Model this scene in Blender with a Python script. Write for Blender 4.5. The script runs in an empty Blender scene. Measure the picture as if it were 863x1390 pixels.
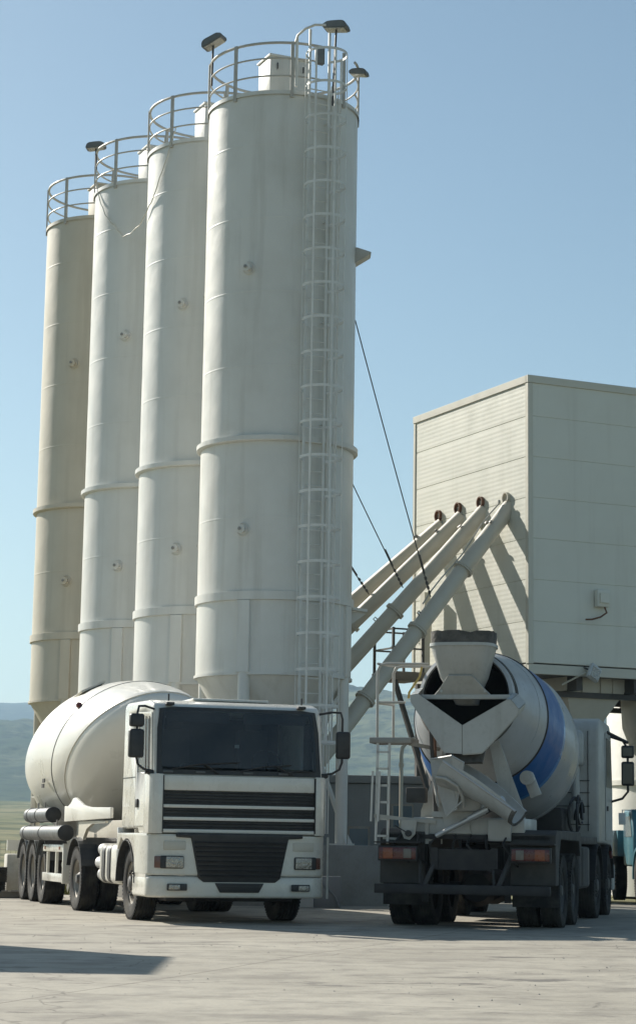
import bpy, bmesh, math, random
from mathutils import Vector, Matrix, noise
random.seed(7)
R = math.radians
S = bpy.context.scene
C = S.collection

# ------------------------------------------------------------------ camera, sky, sun
F = 2850.0
PITCH = math.atan2(493, 2850)
ROLL = 0.0157
cam_d = bpy.data.cameras.new('camera')
cam = bpy.data.objects.new('camera', cam_d)
C.objects.link(cam)
S.camera = cam
f = Vector((0, math.cos(PITCH), math.sin(PITCH)))
r0 = Vector((1, 0, 0))
u0 = r0.cross(f)
rr = r0 * math.cos(ROLL) + u0 * math.sin(ROLL)
uu = rr.cross(f)
cam.matrix_world = Matrix(((rr.x, uu.x, -f.x, 0), (rr.y, uu.y, -f.y, 0), (rr.z, uu.z, -f.z, 1.15), (0, 0, 0, 1)))
cam_d.sensor_fit = 'VERTICAL'
cam_d.sensor_height = 36
cam_d.lens = F / 1390 * 36
cam_d.shift_y = -45 / 1390.0
cam_d.clip_start = 0.3
cam_d.clip_end = 30000

SUN_AZ = 45.0     # degrees beyond the left-hand side of the view
SUN_EL = 30.0
w = bpy.data.worlds.new('World')
S.world = w
w.use_nodes = True
nt = w.node_tree
bg = nt.nodes['Background']
sky = nt.nodes.new('ShaderNodeTexSky')
sky.sky_type = 'NISHITA'
sky.sun_disc = False
sky.sun_elevation = R(SUN_EL)
to_sun = Vector((-math.cos(R(SUN_AZ)) * math.cos(R(SUN_EL)), math.sin(R(SUN_AZ)) * math.cos(R(SUN_EL)), math.sin(R(SUN_EL))))
sky.sun_rotation = math.atan2(to_sun.x, to_sun.y)
sky.air_density = 1.0
sky.dust_density = 0.7
sky.ozone_density = 2.0
tint = nt.nodes.new('ShaderNodeMix'); tint.data_type = 'RGBA'; tint.blend_type = 'MULTIPLY'
tint.inputs['Factor'].default_value = 1.0; tint.inputs['B'].default_value = (1.0, 1.03, 0.93, 1)
nt.links.new(sky.outputs[0], tint.inputs['A']); nt.links.new(tint.outputs['Result'], bg.inputs['Color'])
bg.inputs['Strength'].default_value = 0.071
sd = bpy.data.lights.new('sun', 'SUN')
sd.energy = 5.0
sd.angle = R(0.55)
sd.color = (1.0, 0.945, 0.85)
sun = bpy.data.objects.new('sun', sd)
C.objects.link(sun)
sun.rotation_euler = to_sun.to_track_quat('Z', 'Y').to_euler()
sun.location = (-20, 20, 30)
S.view_settings.view_transform = 'Standard'
S.view_settings.look = 'None'
S.view_settings.exposure = 0.62
S.view_settings.gamma = 1.0
S.view_settings.use_curve_mapping = False

# ------------------------------------------------------------------ materials
def nodes_of(name):
    m = bpy.data.materials.new(name)
    m.use_nodes = True
    t = m.node_tree
    return m, t, t.nodes['Principled BSDF']

def paint(name, col, rough=0.5, dirt=0.25, dcol=(0.22, 0.19, 0.15), scale=1.0, streak=0.0, metal=0.0, bump=0.0, coat=0.0, spec=0.5, grime=0.0):
    """a coloured surface with blotches, rain streaks and rubbed-in dust"""
    m, t, b = nodes_of(name)
    N, L = t.nodes, t.links
    tc = N.new('ShaderNodeTexCoord')
    out = None
    def mixin(prev, other, fac):
        x = N.new('ShaderNodeMix'); x.data_type = 'RGBA'
        L.new(fac, x.inputs['Factor'])
        if isinstance(prev, tuple): x.inputs['A'].default_value = (*prev, 1)
        else: L.new(prev, x.inputs['A'])
        x.inputs['B'].default_value = (*other, 1)
        return x.outputs['Result']
    def nz(sc, stretch, lo, hi, amt, det=6):
        mp = N.new('ShaderNodeMapping'); mp.inputs['Scale'].default_value = stretch
        L.new(tc.outputs['Object'], mp.inputs['Vector'])
        n = N.new('ShaderNodeTexNoise'); n.inputs['Scale'].default_value = sc; n.inputs['Detail'].default_value = det
        n.inputs['Roughness'].default_value = 0.62
        L.new(mp.outputs[0], n.inputs['Vector'])
        mr = N.new('ShaderNodeMapRange'); mr.inputs['From Min'].default_value = lo; mr.inputs['From Max'].default_value = hi
        mr.inputs['To Max'].default_value = amt
        L.new(n.outputs['Fac'], mr.inputs['Value'])
        return mr.outputs[0]
    c = tuple(col)
    f1 = nz(1.3 * scale, (1, 1, 1), 0.40, 0.72, dirt)
    c = mixin(c, dcol, f1)
    if streak > 0:
        f2 = nz(5.0 * scale, (1, 1, 0.06), 0.52, 0.75, streak)
        c = mixin(c, dcol, f2)
    if grime > 0:
        f3 = nz(9 * scale, (1, 1, 1), 0.55, 0.72, grime, 8)
        c = mixin(c, tuple(x * 0.5 for x in dcol), f3)
    L.new(c, b.inputs['Base Color'])
    fr = nz(3.0 * scale, (1, 1, 1), 0.3, 0.7, 0.22)
    ad = N.new('ShaderNodeMath'); ad.operation = 'ADD'; ad.inputs[1].default_value = max(0.02, rough - 0.1)
    L.new(fr, ad.inputs[0]); L.new(ad.outputs[0], b.inputs['Roughness'])
    b.inputs['Metallic'].default_value = metal
    b.inputs['Coat Weight'].default_value = coat
    b.inputs['Specular IOR Level'].default_value = spec
    if bump > 0:
        n = N.new('ShaderNodeTexNoise'); n.inputs['Scale'].default_value = 2.2 * scale; n.inputs['Detail'].default_value = 4
        L.new(tc.outputs['Object'], n.inputs['Vector'])
        bp = N.new('ShaderNodeBump'); bp.inputs['Strength'].default_value = bump; bp.inputs['Distance'].default_value = 0.05
        L.new(n.outputs['Fac'], bp.inputs['Height']); L.new(bp.outputs[0], b.inputs['Normal'])
    return m

M = {}
M['silo_white'] = paint('weathered white silo paint', (0.69, 0.68, 0.63), 0.42, 0.24, (0.38, 0.35, 0.29), 0.7, 0.40, bump=0.22)
M['silo_cool'] = paint('cool white silo paint', (0.71, 0.705, 0.665), 0.40, 0.2, (0.42, 0.40, 0.35), 0.7, 0.32, bump=0.22)
M['silo_cream'] = paint('aged cream silo paint', (0.58, 0.53, 0.43), 0.5, 0.25, (0.38, 0.33, 0.25), 0.7, 0.38, bump=0.2)
M['rail'] = paint('grey white railing paint', (0.46, 0.45, 0.41), 0.5, 0.4, (0.25, 0.2, 0.14), 3)
M['clad'] = paint('cream metal cladding', (0.70, 0.70, 0.62), 0.45, 0.14, (0.44, 0.41, 0.34), 0.6, 0.26)
M['trim'] = paint('cladding trim', (0.60, 0.585, 0.50), 0.45, 0.15, (0.4, 0.36, 0.3), 1.0)
M['conv'] = paint('cream conveyor paint', (0.56, 0.53, 0.45), 0.45, 0.25, (0.36, 0.31, 0.24), 1.2, 0.1)
M['truck_white'] = paint('white lorry paint', (0.70, 0.685, 0.62), 0.28, 0.24, (0.46, 0.41, 0.32), 1.5, 0.14, coat=0.4, grime=0.06)
M['tank_white'] = paint('white tank paint', (0.74, 0.725, 0.66), 0.34, 0.12, (0.56, 0.52, 0.43), 0.5, 0.05, coat=0.2)
M['plastic'] = paint('black plastic', (0.022, 0.023, 0.025), 0.5, 0.35, (0.09, 0.085, 0.075), 3)
M['rubber'] = paint('dusty tyre rubber', (0.022, 0.022, 0.022), 0.85, 0.55, (0.13, 0.12, 0.10), 2.5, grime=0.0, spec=0.25)
M['rim'] = paint('dusty steel rim', (0.36, 0.34, 0.30), 0.5, 0.5, (0.16, 0.12, 0.08), 4, metal=0.35)
M['darkrim'] = paint('dirty dark rim', (0.10, 0.10, 0.10), 0.6, 0.5, (0.16, 0.14, 0.11), 4, metal=0.2)
M['chassis'] = paint('dirty black chassis', (0.018, 0.018, 0.02), 0.6, 0.45, (0.06, 0.052, 0.045), 2.5)
M['greytube'] = paint('grey hose tube', (0.085, 0.093, 0.10), 0.45, 0.4, (0.17, 0.16, 0.14), 2)
M['alu'] = paint('dull aluminium', (0.55, 0.55, 0.54), 0.38, 0.35, (0.33, 0.30, 0.26), 2, metal=0.55)
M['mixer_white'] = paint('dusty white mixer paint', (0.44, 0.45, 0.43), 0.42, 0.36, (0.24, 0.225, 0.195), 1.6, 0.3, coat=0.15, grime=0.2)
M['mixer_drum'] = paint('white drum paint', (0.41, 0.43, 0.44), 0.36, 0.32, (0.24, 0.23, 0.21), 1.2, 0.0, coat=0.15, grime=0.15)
M['blue'] = paint('blue drum band', (0.008, 0.11, 0.36), 0.45, 0.14, (0.05, 0.12, 0.24), 1.4, coat=0.12)
M['lightblue'] = paint('light blue stripe', (0.03, 0.20, 0.50), 0.3, 0.2, (0.2, 0.26, 0.34), 1.4, coat=0.4)
M['mud'] = paint('dusty grey mudguard', (0.045, 0.044, 0.042), 0.7, 0.5, (0.11, 0.10, 0.085), 2.0)
M['crust'] = paint('dried concrete crust', (0.07, 0.068, 0.062), 0.9, 0.5, (0.24, 0.22, 0.19), 4, bump=0.5)
M['grey_cabin'] = paint('grey cabin panels', (0.24, 0.255, 0.265), 0.5, 0.25, (0.14, 0.13, 0.12), 1.2, 0.2)
M['paleconcrete'] = paint('pale old concrete', (0.55, 0.53, 0.47), 0.85, 0.4, (0.25, 0.23, 0.18), 5, 0.2, grime=.4)
M['concrete'] = paint('cast concrete', (0.30, 0.29, 0.265), 0.85, 0.5, (0.17, 0.155, 0.13), 1.4, 0.35, bump=0.25, grime=0.2)
M['steel'] = paint('rusty galvanised steel', (0.30, 0.30, 0.28), 0.5, 0.4, (0.20, 0.12, 0.07), 3, metal=0.3)
M['darksteel'] = paint('dark steel', (0.06, 0.06, 0.06), 0.55, 0.3, (0.15, 0.11, 0.08), 3)
M['rust'] = paint('rusty steel', (0.16, 0.075, 0.04), 0.8, 0.5, (0.07, 0.05, 0.04), 5)
M['lamp'] = paint('grey lamp housing', (0.13, 0.14, 0.14), 0.5, 0.3, (0.25, 0.24, 0.22), 5)
M['lampwhite'] = paint('white lamp housing', (0.55, 0.57, 0.56), 0.4, 0.25, (0.35, 0.33, 0.3), 5)
M['red'] = paint('red lens', (0.10, 0.010, 0.008), 0.3, 0.3, (0.14, 0.05, 0.04), 6, coat=0.5)
M['orange'] = paint('orange lens', (0.24, 0.05, 0.012), 0.3, 0.3, (0.25, 0.1, 0.05), 6, coat=0.5)
M['smoked'] = paint('smoked indicator lens', (0.16, 0.07, 0.05), 0.3, 0.4, (0.12, 0.1, 0.09), 6, coat=0.4)
M['clear'] = paint('clear lamp lens', (0.50, 0.47, 0.40), 0.22, 0.5, (0.20, 0.18, 0.15), 14, metal=0.5, coat=0.8, grime=.4, bump=.6)
M['tailclear'] = paint('dull reversing lens', (0.20, 0.18, 0.15), 0.4, 0.4, (0.1, 0.09, 0.08), 8)
M['ladder'] = paint('white ladder paint', (0.70, 0.70, 0.66), 0.45, 0.35, (0.38, 0.33, 0.27), 3)
M['teal'] = paint('faded teal lorry paint', (0.045, 0.17, 0.22), 0.35, 0.3, (0.16, 0.20, 0.19), 2, coat=0.3)
M['tan'] = paint('tan painted rim', (0.46, 0.36, 0.25), 0.6, 0.4, (0.2, 0.15, 0.1), 4)
M['wood'] = paint('grey weathered wood', (0.26, 0.22, 0.17), 0.85, 0.4, (0.13, 0.1, 0.07), 5)
M['yellow'] = paint('yellow hose', (0.55, 0.40, 0.12), 0.5, 0.3, (0.25, 0.2, 0.1), 5)
M['wire'] = paint('wire', (0.06, 0.06, 0.06), 0.6, 0.2)
M['whitewire'] = paint('pale cable sheath', (0.6, 0.58, 0.5), 0.6, 0.2)

def glass(name, col=(0.012, 0.016, 0.02), rough=0.04):
    m, t, b = nodes_of(name)
    N, L = t.nodes, t.links
    tc = N.new('ShaderNodeTexCoord')
    n = N.new('ShaderNodeTexNoise'); n.inputs['Scale'].default_value = 2.5; n.inputs['Detail'].default_value = 6
    L.new(tc.outputs['Object'], n.inputs['Vector'])
    mr = N.new('ShaderNodeMapRange'); mr.inputs['From Min'].default_value = .35; mr.inputs['From Max'].default_value = .8
    mr.inputs['To Min'].default_value = rough; mr.inputs['To Max'].default_value = rough + .16
    L.new(n.outputs['Fac'], mr.inputs['Value']); L.new(mr.outputs[0], b.inputs['Roughness'])
    x = N.new('ShaderNodeMix'); x.data_type = 'RGBA'
    x.inputs['A'].default_value = (*col, 1); x.inputs['B'].default_value = tuple(c * 1.5 + .012 for c in col) + (1,)
    L.new(n.outputs['Fac'], x.inputs['Factor']); L.new(x.outputs['Result'], b.inputs['Base Color'])
    b.inputs['IOR'].default_value = 1.5
    return m
def clearglass(name, tint):
    m, t, b = nodes_of(name)
    N, L = t.nodes, t.links
    N.remove(b)
    tr = N.new('ShaderNodeBsdfTransparent'); tr.inputs[0].default_value = (*tint, 1)
    gl_ = N.new('ShaderNodeBsdfGlossy'); gl_.inputs['Roughness'].default_value = .03
    fr = N.new('ShaderNodeFresnel'); fr.inputs[0].default_value = 1.52
    df = N.new('ShaderNodeBsdfDiffuse'); df.inputs[0].default_value = (.35, .33, .29, 1)
    tc = N.new('ShaderNodeTexCoord'); n = N.new('ShaderNodeTexNoise'); n.inputs['Scale'].default_value = 1.6; n.inputs['Detail'].default_value = 7
    L.new(tc.outputs['Object'], n.inputs['Vector'])
    mr = N.new('ShaderNodeMapRange'); mr.inputs['From Min'].default_value = .35; mr.inputs['From Max'].default_value = .75; mr.inputs['To Min'].default_value = .02; mr.inputs['To Max'].default_value = .13
    L.new(n.outputs['Fac'], mr.inputs['Value'])
    m1 = N.new('ShaderNodeMixShader'); m2 = N.new('ShaderNodeMixShader')
    L.new(mr.outputs[0], m1.inputs[0]); L.new(tr.outputs[0], m1.inputs[1]); L.new(df.outputs[0], m1.inputs[2])
    L.new(fr.outputs[0], m2.inputs[0]); L.new(m1.outputs[0], m2.inputs[1]); L.new(gl_.outputs[0], m2.inputs[2])
    L.new(m2.outputs[0], N['Material Output'].inputs['Surface'])
    return m
M['seethrough'] = clearglass('tinted cab glass', (.42, .50, .52))
M['seeside'] = clearglass('cab door glass', (.72, .78, .80))
M['cloth'] = paint('dark seat cloth', (0.05, 0.055, 0.07), 0.9, 0.3, (0.10, 0.1, 0.1), 4)
M['glass'] = glass('dark windscreen glass')
M['sideglass'] = glass('side window glass', (0.10, 0.14, 0.17))
M['mirror'] = glass('mirror glass', (0.03, 0.035, 0.04), 0.04)

# ------------------------------------------------------------------ mesh helper
class MB:
    def __init__(s): s.bm = bmesh.new()
    def _add(s, verts, faces):
        vs = [s.bm.verts.new(v) for v in verts]
        for fc in faces:
            try: s.bm.faces.new([vs[i] for i in fc])
            except ValueError: pass
        return vs
    def box(s, c, d, rot=None, bev=0.0, seg=2):
        t = bmesh.new()
        bmesh.ops.create_cube(t, size=1)
        bmesh.ops.scale(t, vec=Vector(d), verts=t.verts)
        if bev > 0: bmesh.ops.bevel(t, geom=t.edges[:], offset=bev, segments=seg, profile=0.5, affect='EDGES')
        if rot is not None: bmesh.ops.transform(t, matrix=rot.to_4x4(), verts=t.verts)
        bmesh.ops.translate(t, vec=Vector(c), verts=t.verts)
        s.merge(t); return s
    def merge(s, t):
        t.verts.ensure_lookup_table()
        mp = {v: s.bm.verts.new(v.co) for v in t.verts}
        for fc in t.faces:
            s.bm.faces.new([mp[v] for v in fc.verts])
        t.free()
    def box2(s, x0, x1, y0, y1, z0, z1, bev=0.0, seg=2):
        return s.box(((x0 + x1) / 2, (y0 + y1) / 2, (z0 + z1) / 2), (abs(x1 - x0), abs(y1 - y0), abs(z1 - z0)), None, bev, seg)
    def prism(s, poly, axis, a, b, bev=0.0, seg=2):
        """poly in the two other axes (x: (y,z); y: (x,z); z: (x,y)) swept from a to b"""
        t = bmesh.new()
        def P(p, v):
            return {'x': (v, p[0], p[1]), 'y': (p[0], v, p[1]), 'z': (p[0], p[1], v)}[axis]
        va = [t.verts.new(P(p, a)) for p in poly]; vb = [t.verts.new(P(p, b)) for p in poly]
        n = len(poly)
        t.faces.new(va); t.faces.new(vb[::-1])
        for i in range(n): t.faces.new((va[i], vb[i], vb[(i + 1) % n], va[(i + 1) % n]))
        bmesh.ops.recalc_face_normals(t, faces=t.faces)
        if bev > 0: bmesh.ops.bevel(t, geom=t.edges[:], offset=bev, segments=seg, profile=0.5, affect='EDGES', clamp_overlap=True)
        s.merge(t); return s
    def cyl(s, p0, p1, r, r1=None, n=16, cap=True):
        p0, p1 = Vector(p0), Vector(p1); r1 = r if r1 is None else r1
        d = (p1 - p0).normalized(); a = d.orthogonal().normalized(); b = d.cross(a)
        ring = lambda p, q: [p + (a * math.cos(2 * math.pi * i / n) + b * math.sin(2 * math.pi * i / n)) * q for i in range(n)]
        V = ring(p0, r) + ring(p1, r1)
        Fc = [(i, (i + 1) % n, n + (i + 1) % n, n + i) for i in range(n)]
        if cap: Fc += [tuple(range(n))[::-1], tuple(range(n, 2 * n))]
        s._add(V, Fc); return s
    def bar(s, p0, p1, w_, h=None, up=(0, 0, 1)):
        p0, p1 = Vector(p0), Vector(p1); h = h or w_
        d = (p1 - p0); l = d.length; d.normalize()
        up = Vector(up)
        if abs(d.dot(up)) > .99: up = Vector((0, 1, 0))
        a = d.cross(up).normalized(); b = a.cross(d)
        rot = Matrix((a, d, b)).transposed()
        return s.box((p0 + p1) / 2, (w_, l, h), rot)
    def tube(s, pts, r, n=8, closed=False, cap=True):
        pts = [Vector(p) for p in pts]; m = len(pts)
        rs = r if isinstance(r, (list, tuple)) else [r] * m
        tg = []
        for i in range(m):
            if closed: d = pts[(i + 1) % m] - pts[i - 1]
            else: d = pts[min(i + 1, m - 1)] - pts[max(i - 1, 0)]
            tg.append(d.normalized())
        a = tg[0].orthogonal().normalized(); V = []
        for i in range(m):
            a = (a - tg[i] * a.dot(tg[i])).normalized(); b = tg[i].cross(a)
            V += [pts[i] + (a * math.cos(2 * math.pi * k / n) + b * math.sin(2 * math.pi * k / n)) * rs[i] for k in range(n)]
        Fc = []
        for i in range(m if closed else m - 1):
            j = (i + 1) % m
            for k in range(n): Fc.append((i * n + k, i * n + (k + 1) % n, j * n + (k + 1) % n, j * n + k))
        if cap and not closed: Fc += [tuple(range(n))[::-1], tuple(range((m - 1) * n, m * n))]
        s._add(V, Fc); return s
    def loft(s, rings, cap0=False, cap1=False, closed=True):
        n = len(rings[0]); V = [p for r in rings for p in r]; Fc = []
        for i in range(len(rings) - 1):
            for k in range(n if closed else n - 1):
                Fc.append((i * n + k, i * n + (k + 1) % n, (i + 1) * n + (k + 1) % n, (i + 1) * n + k))
        if cap0: Fc.append(tuple(range(n))[::-1])
        if cap1: Fc.append(tuple(range((len(rings) - 1) * n, len(rings) * n)))
        s._add(V, Fc); return s
    def lathe(s, prof, p0=(0, 0, 0), axis=(0, 0, 1), n=48):
        """prof of (radius, distance along the axis)"""
        p0 = Vector(p0); d = Vector(axis).normalized()
        a = d.orthogonal().normalized(); b = d.cross(a)
        rings = [[p0 + d * t + (a * math.cos(2 * math.pi * i / n) + b * math.sin(2 * math.pi * i / n)) * max(r, 0.0005) for i in range(n)] for r, t in prof]
        return s.loft(rings, prof[0][0] < .001, prof[-1][0] < .001)
    def plate(s, pts, th):
        """flat polygon in space with thickness"""
        P = [Vector(p) for p in pts]; nr = (P[1] - P[0]).cross(P[2] - P[0]).normalized() * th
        n = len(P); V = P + [p + nr for p in P]
        s._add(V, [tuple(range(n))[::-1], tuple(range(n, 2 * n))] + [(i, (i + 1) % n, n + (i + 1) % n, n + i) for i in range(n)])
        return s
    def build(s, name, mat, parent=None, loc=None, rotz=0, sharp=32, label=None, recalc=True):
        bm = s.bm
        if recalc: bmesh.ops.recalc_face_normals(bm, faces=bm.faces)
        for fc in bm.faces: fc.smooth = True
        ca = R(sharp)
        for e in bm.edges:
            if len(e.link_faces) == 2:
                if e.calc_face_angle(0) > ca: e.smooth = False
        me = bpy.data.meshes.new(name); bm.to_mesh(me); bm.free()
        for m in (mat if isinstance(mat, (list, tuple)) else [mat]): me.materials.append(m)
        o = bpy.data.objects.new(name, me); C.objects.link(o)
        if parent: o.parent = parent
        if loc is not None: o.location = loc
        o.rotation_euler.z = rotz
        if label: o['label'] = label
        return o

def cut(o, *cutters):
    for cu in cutters:
        c = cu.build('cutter', M['plastic'])
        md = o.modifiers.new('b', 'BOOLEAN'); md.operation = 'DIFFERENCE'; md.solver = 'EXACT'; md.object = c
        bpy.context.view_layer.update()
        dg = bpy.context.evaluated_depsgraph_get()
        me = bpy.data.meshes.new_from_object(o.evaluated_get(dg))
        o.modifiers.clear(); old = o.data; o.data = me; me.name = old.name
        while len(me.materials) > 1: me.materials.pop(index=1)
        bpy.data.objects.remove(c)
    return o
def tag(o, label, cat, group=None, kind=None):
    if label: o['label'] = label
    if cat: o['category'] = cat
    if group: o['group'] = group
    if kind: o['kind'] = kind
    return o
def thing(name, label, cat, loc=(0, 0, 0), rotz=0, group=None):
    o = bpy.data.objects.new(name, None); C.objects.link(o)
    o.empty_display_size = 0.3
    o.location = loc; o.rotation_euler.z = rotz
    return tag(o, label, cat, group)
def copy_tree(o, parent=None):
    c = o.copy(); C.objects.link(c); c.parent = parent
    for ch in list(o.children): copy_tree(ch, c)
    return c
def struct(o): o['kind'] = 'structure'; return o
def RZ(a): return Matrix.Rotation(a, 3, 'Z')
def RX(a): return Matrix.Rotation(a, 3, 'X')
def RY(a): return Matrix.Rotation(a, 3, 'Y')

# ------------------------------------------------------------------ ground, field, hills
def concrete_ground():
    m, t, b = nodes_of('yard concrete')
    N, L = t.nodes, t.links
    tc = N.new('ShaderNodeTexCoord')
    def noise_(sc, stretch=(1, 1, 1), det=8, rot=0, rough=.6):
        mp = N.new('ShaderNodeMapping'); mp.inputs['Scale'].default_value = stretch; mp.inputs['Rotation'].default_value = (0, 0, rot)
        L.new(tc.outputs['Object'], mp.inputs['Vector'])
        n = N.new('ShaderNodeTexNoise'); n.inputs['Scale'].default_value = sc; n.inputs['Detail'].default_value = det; n.inputs['Roughness'].default_value = rough
        L.new(mp.outputs[0], n.inputs['Vector']); return n.outputs['Fac']
    def rng(v, a, c_, lo=0., hi=1.):
        r = N.new('ShaderNodeMapRange'); r.inputs['From Min'].default_value = a; r.inputs['From Max'].default_value = c_
        r.inputs['To Min'].default_value = lo; r.inputs['To Max'].default_value = hi
        L.new(v, r.inputs['Value']); return r.outputs[0]
    def mix(A, B, fac):
        x = N.new('ShaderNodeMix'); x.data_type = 'RGBA'
        for k, v in (('A', A), ('B', B)):
            if isinstance(v, tuple): x.inputs[k].default_value = (*v, 1)
            else: L.new(v, x.inputs[k])
        L.new(fac, x.inputs['Factor']); return x.outputs['Result']
    c = mix((0.45, 0.415, 0.34), (0.34, 0.31, 0.25), rng(noise_(.35), .35, .7))
    c = mix(c, (0.22, 0.20, 0.17), rng(noise_(2.2), .46, .70, 0, .7))
    c = mix(c, (0.42, 0.39, 0.33), rng(noise_(14), .5, .75, 0, .35))
    c = mix(c, (0.16, 0.145, 0.125), rng(noise_(.8, (.12, 1, 1), 6, R(12)), .60, .72, 0, .55))      # tyre tracks
    c = mix(c, (0.10, 0.09, 0.08), rng(noise_(1.1, (.35, 1, 1), 10, R(-6), .7), .585, .615, 0, .75))    # oil and damp patches
    v = N.new('ShaderNodeTexVoronoi'); v.feature = 'DISTANCE_TO_EDGE'; v.inputs['Scale'].default_value = .22
    mp = N.new('ShaderNodeMapping'); L.new(tc.outputs['Object'], mp.inputs['Vector'])
    nn = N.new('ShaderNodeTexNoise'); nn.inputs['Scale'].default_value = .9; nn.inputs['Detail'].default_value = 8
    L.new(tc.outputs['Object'], nn.inputs['Vector'])
    va = N.new('ShaderNodeVectorMath'); va.operation = 'MULTIPLY_ADD'; va.inputs[1].default_value = (1.5, 1.5, 0)
    L.new(nn.outputs['Color'], va.inputs[0]); L.new(mp.outputs[0], va.inputs[2]); L.new(va.outputs[0], v.inputs['Vector'])
    c = mix(c, (0.07, 0.06, 0.05), rng(v.outputs['Distance'], .0035, .0, 0, .55))                       # cracks
    br = N.new('ShaderNodeTexBrick'); br.inputs['Scale'].default_value = 1.0; br.inputs['Mortar Size'].default_value = .012; br.inputs['Brick Width'].default_value = 6.5; br.inputs['Row Height'].default_value = 5.0
    br.offset = 0; br.inputs['Color1'].default_value = (0, 0, 0, 1); br.inputs['Color2'].default_value = (.16, .16, .16, 1); br.inputs['Mortar'].default_value = (1, 1, 1, 1)
    mb_ = N.new('ShaderNodeMapping'); mb_.inputs['Rotation'].default_value = (0, 0, R(17)); L.new(tc.outputs['Object'], mb_.inputs['Vector']); L.new(mb_.outputs[0], br.inputs['Vector'])
    c = mix(c, (0.13, 0.115, 0.09), rng(br.outputs['Color'], 0, 1, 0, .7))
    # sweeping tyre tracks
    wv = N.new('ShaderNodeTexWave'); wv.wave_type = 'RINGS'; wv.rings_direction = 'Z'; wv.inputs['Scale'].default_value = .16; wv.inputs['Distortion'].default_value = 2.2; wv.inputs['Detail'].default_value = 3; wv.inputs['Detail Scale'].default_value = .5
    mw_ = N.new('ShaderNodeMapping'); mw_.inputs['Location'].default_value = (7, -36, 0); L.new(tc.outputs['Object'], mw_.inputs['Vector']); L.new(mw_.outputs[0], wv.inputs['Vector'])
    tr_ = N.new('ShaderNodeMath'); tr_.operation = 'MULTIPLY'; L.new(rng(wv.outputs['Fac'], .72, .95, 0, .6), tr_.inputs[0]); L.new(rng(noise_(1.7), .42, .62, 0, 1), tr_.inputs[1])
    c = mix(c, (0.20, 0.18, 0.15), tr_.outputs[0])
    L.new(c, b.inputs['Base Color'])
    L.new(rng(noise_(1.1, (.35, 1, 1), 10, R(-6), .7), .62, .7, .85, .42), b.inputs['Roughness'])
    bp = N.new('ShaderNodeBump'); bp.inputs['Strength'].default_value = .5; bp.inputs['Distance'].default_value = .02
    L.new(noise_(8, det=10), bp.inputs['Height']); L.new(bp.outputs[0], b.inputs['Normal'])
    return m

m = MB()
nx, ny = 60, 60
V = []; Fc = []
for j in range(ny + 1):
    for i in range(nx + 1):
        x = -16 + 40 * i / nx; y = -20 + 64 * j / ny + (0.5 * noise.noise(Vector((x * .6, 1, 0))) if j == ny else 0)
        V.append((x, y, 0.012 * noise.noise(Vector((x * .25, y * .25, 0)))))
for j in range(ny):
    for i in range(nx): a = j * (nx + 1) + i; Fc.append((a, a + 1, a + nx + 2, a + nx + 1))
m._add(V, Fc)
struct(m.build('yard_ground', concrete_ground()))

def land_material(name, A, B, D, big, speck):
    mt, t, b = nodes_of(name)
    N, L = t.nodes, t.links
    tc = N.new('ShaderNodeTexCoord')
    def nz(sc, st=(1, 1, 1), det=10):
        mp = N.new('ShaderNodeMapping'); mp.inputs['Scale'].default_value = st
        L.new(tc.outputs['Object'], mp.inputs['Vector'])
        n = N.new('ShaderNodeTexNoise'); n.inputs['Scale'].default_value = sc; n.inputs['Detail'].default_value = det; n.inputs['Roughness'].default_value = .65
        L.new(mp.outputs[0], n.inputs['Vector']); return n.outputs['Fac']
    def mix(a, bb, v, lo, hi):
        r = N.new('ShaderNodeMapRange'); r.inputs['From Min'].default_value = lo; r.inputs['From Max'].default_value = hi; L.new(v, r.inputs['Value'])
        x = N.new('ShaderNodeMix'); x.data_type = 'RGBA'; L.new(r.outputs[0], x.inputs['Factor'])
        for k, q in (('A', a), ('B', bb)):
            if isinstance(q, tuple): x.inputs[k].default_value = (*q, 1)
            else: L.new(q, x.inputs[k])
        return x.outputs['Result']
    c = mix(A, B, nz(big, (1, .35, 1)), .45, .55)
    c = mix(c, D, nz(speck, (1, 1, 1), 4), .48, .60)
    L.new(c, b.inputs['Base Color']); b.inputs['Roughness'].default_value = .95; b.inputs['Specular IOR Level'].default_value = .1
    return mt

def polar(name, d0, d1, nd, a0, a1, na, zf, mat):
    m = MB(); V = []; Fc = []
    for j in range(nd + 1):
        d = d0 * (d1 / d0) ** (j / nd)
        for i in range(na + 1):
            a = R(a0 + (a1 - a0) * i / na)
            x, y = d * math.sin(a), d * math.cos(a)
            V.append((x, y, zf(x, y, d)))
    for j in range(nd):
        for i in range(na): q = j * (na + 1) + i; Fc.append((q, q + 1, q + na + 2, q + na + 1))
    m._add(V, Fc)
    return struct(m.build(name, mat, sharp=80))
def fbm(x, y, s, o=5): return noise.fractal(Vector((x / s, y / s, 3.1)), 1.0, 2.0, o)
def sm(x, a, b):
    t = max(0, min(1, (x - a) / (b - a))); return t * t * (3 - 2 * t)
def zfield(x, y, d):
    base = -0.06 if d < 70 else -0.06 + 24 * sm(d, 150, 1500) + 1.2 * fbm(x, y, 240) * sm(d, 120, 500)
    if y < 44.2 and x > -16 and x < 24: base = -0.10
    return base
polar('field', 3, 1700, 90, -180, 180, 240, zfield, land_material('dry grass and plots', (0.24, 0.22, 0.12), (0.13, 0.145, 0.065), (0.05, 0.075, 0.035), .006, .035))
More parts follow.
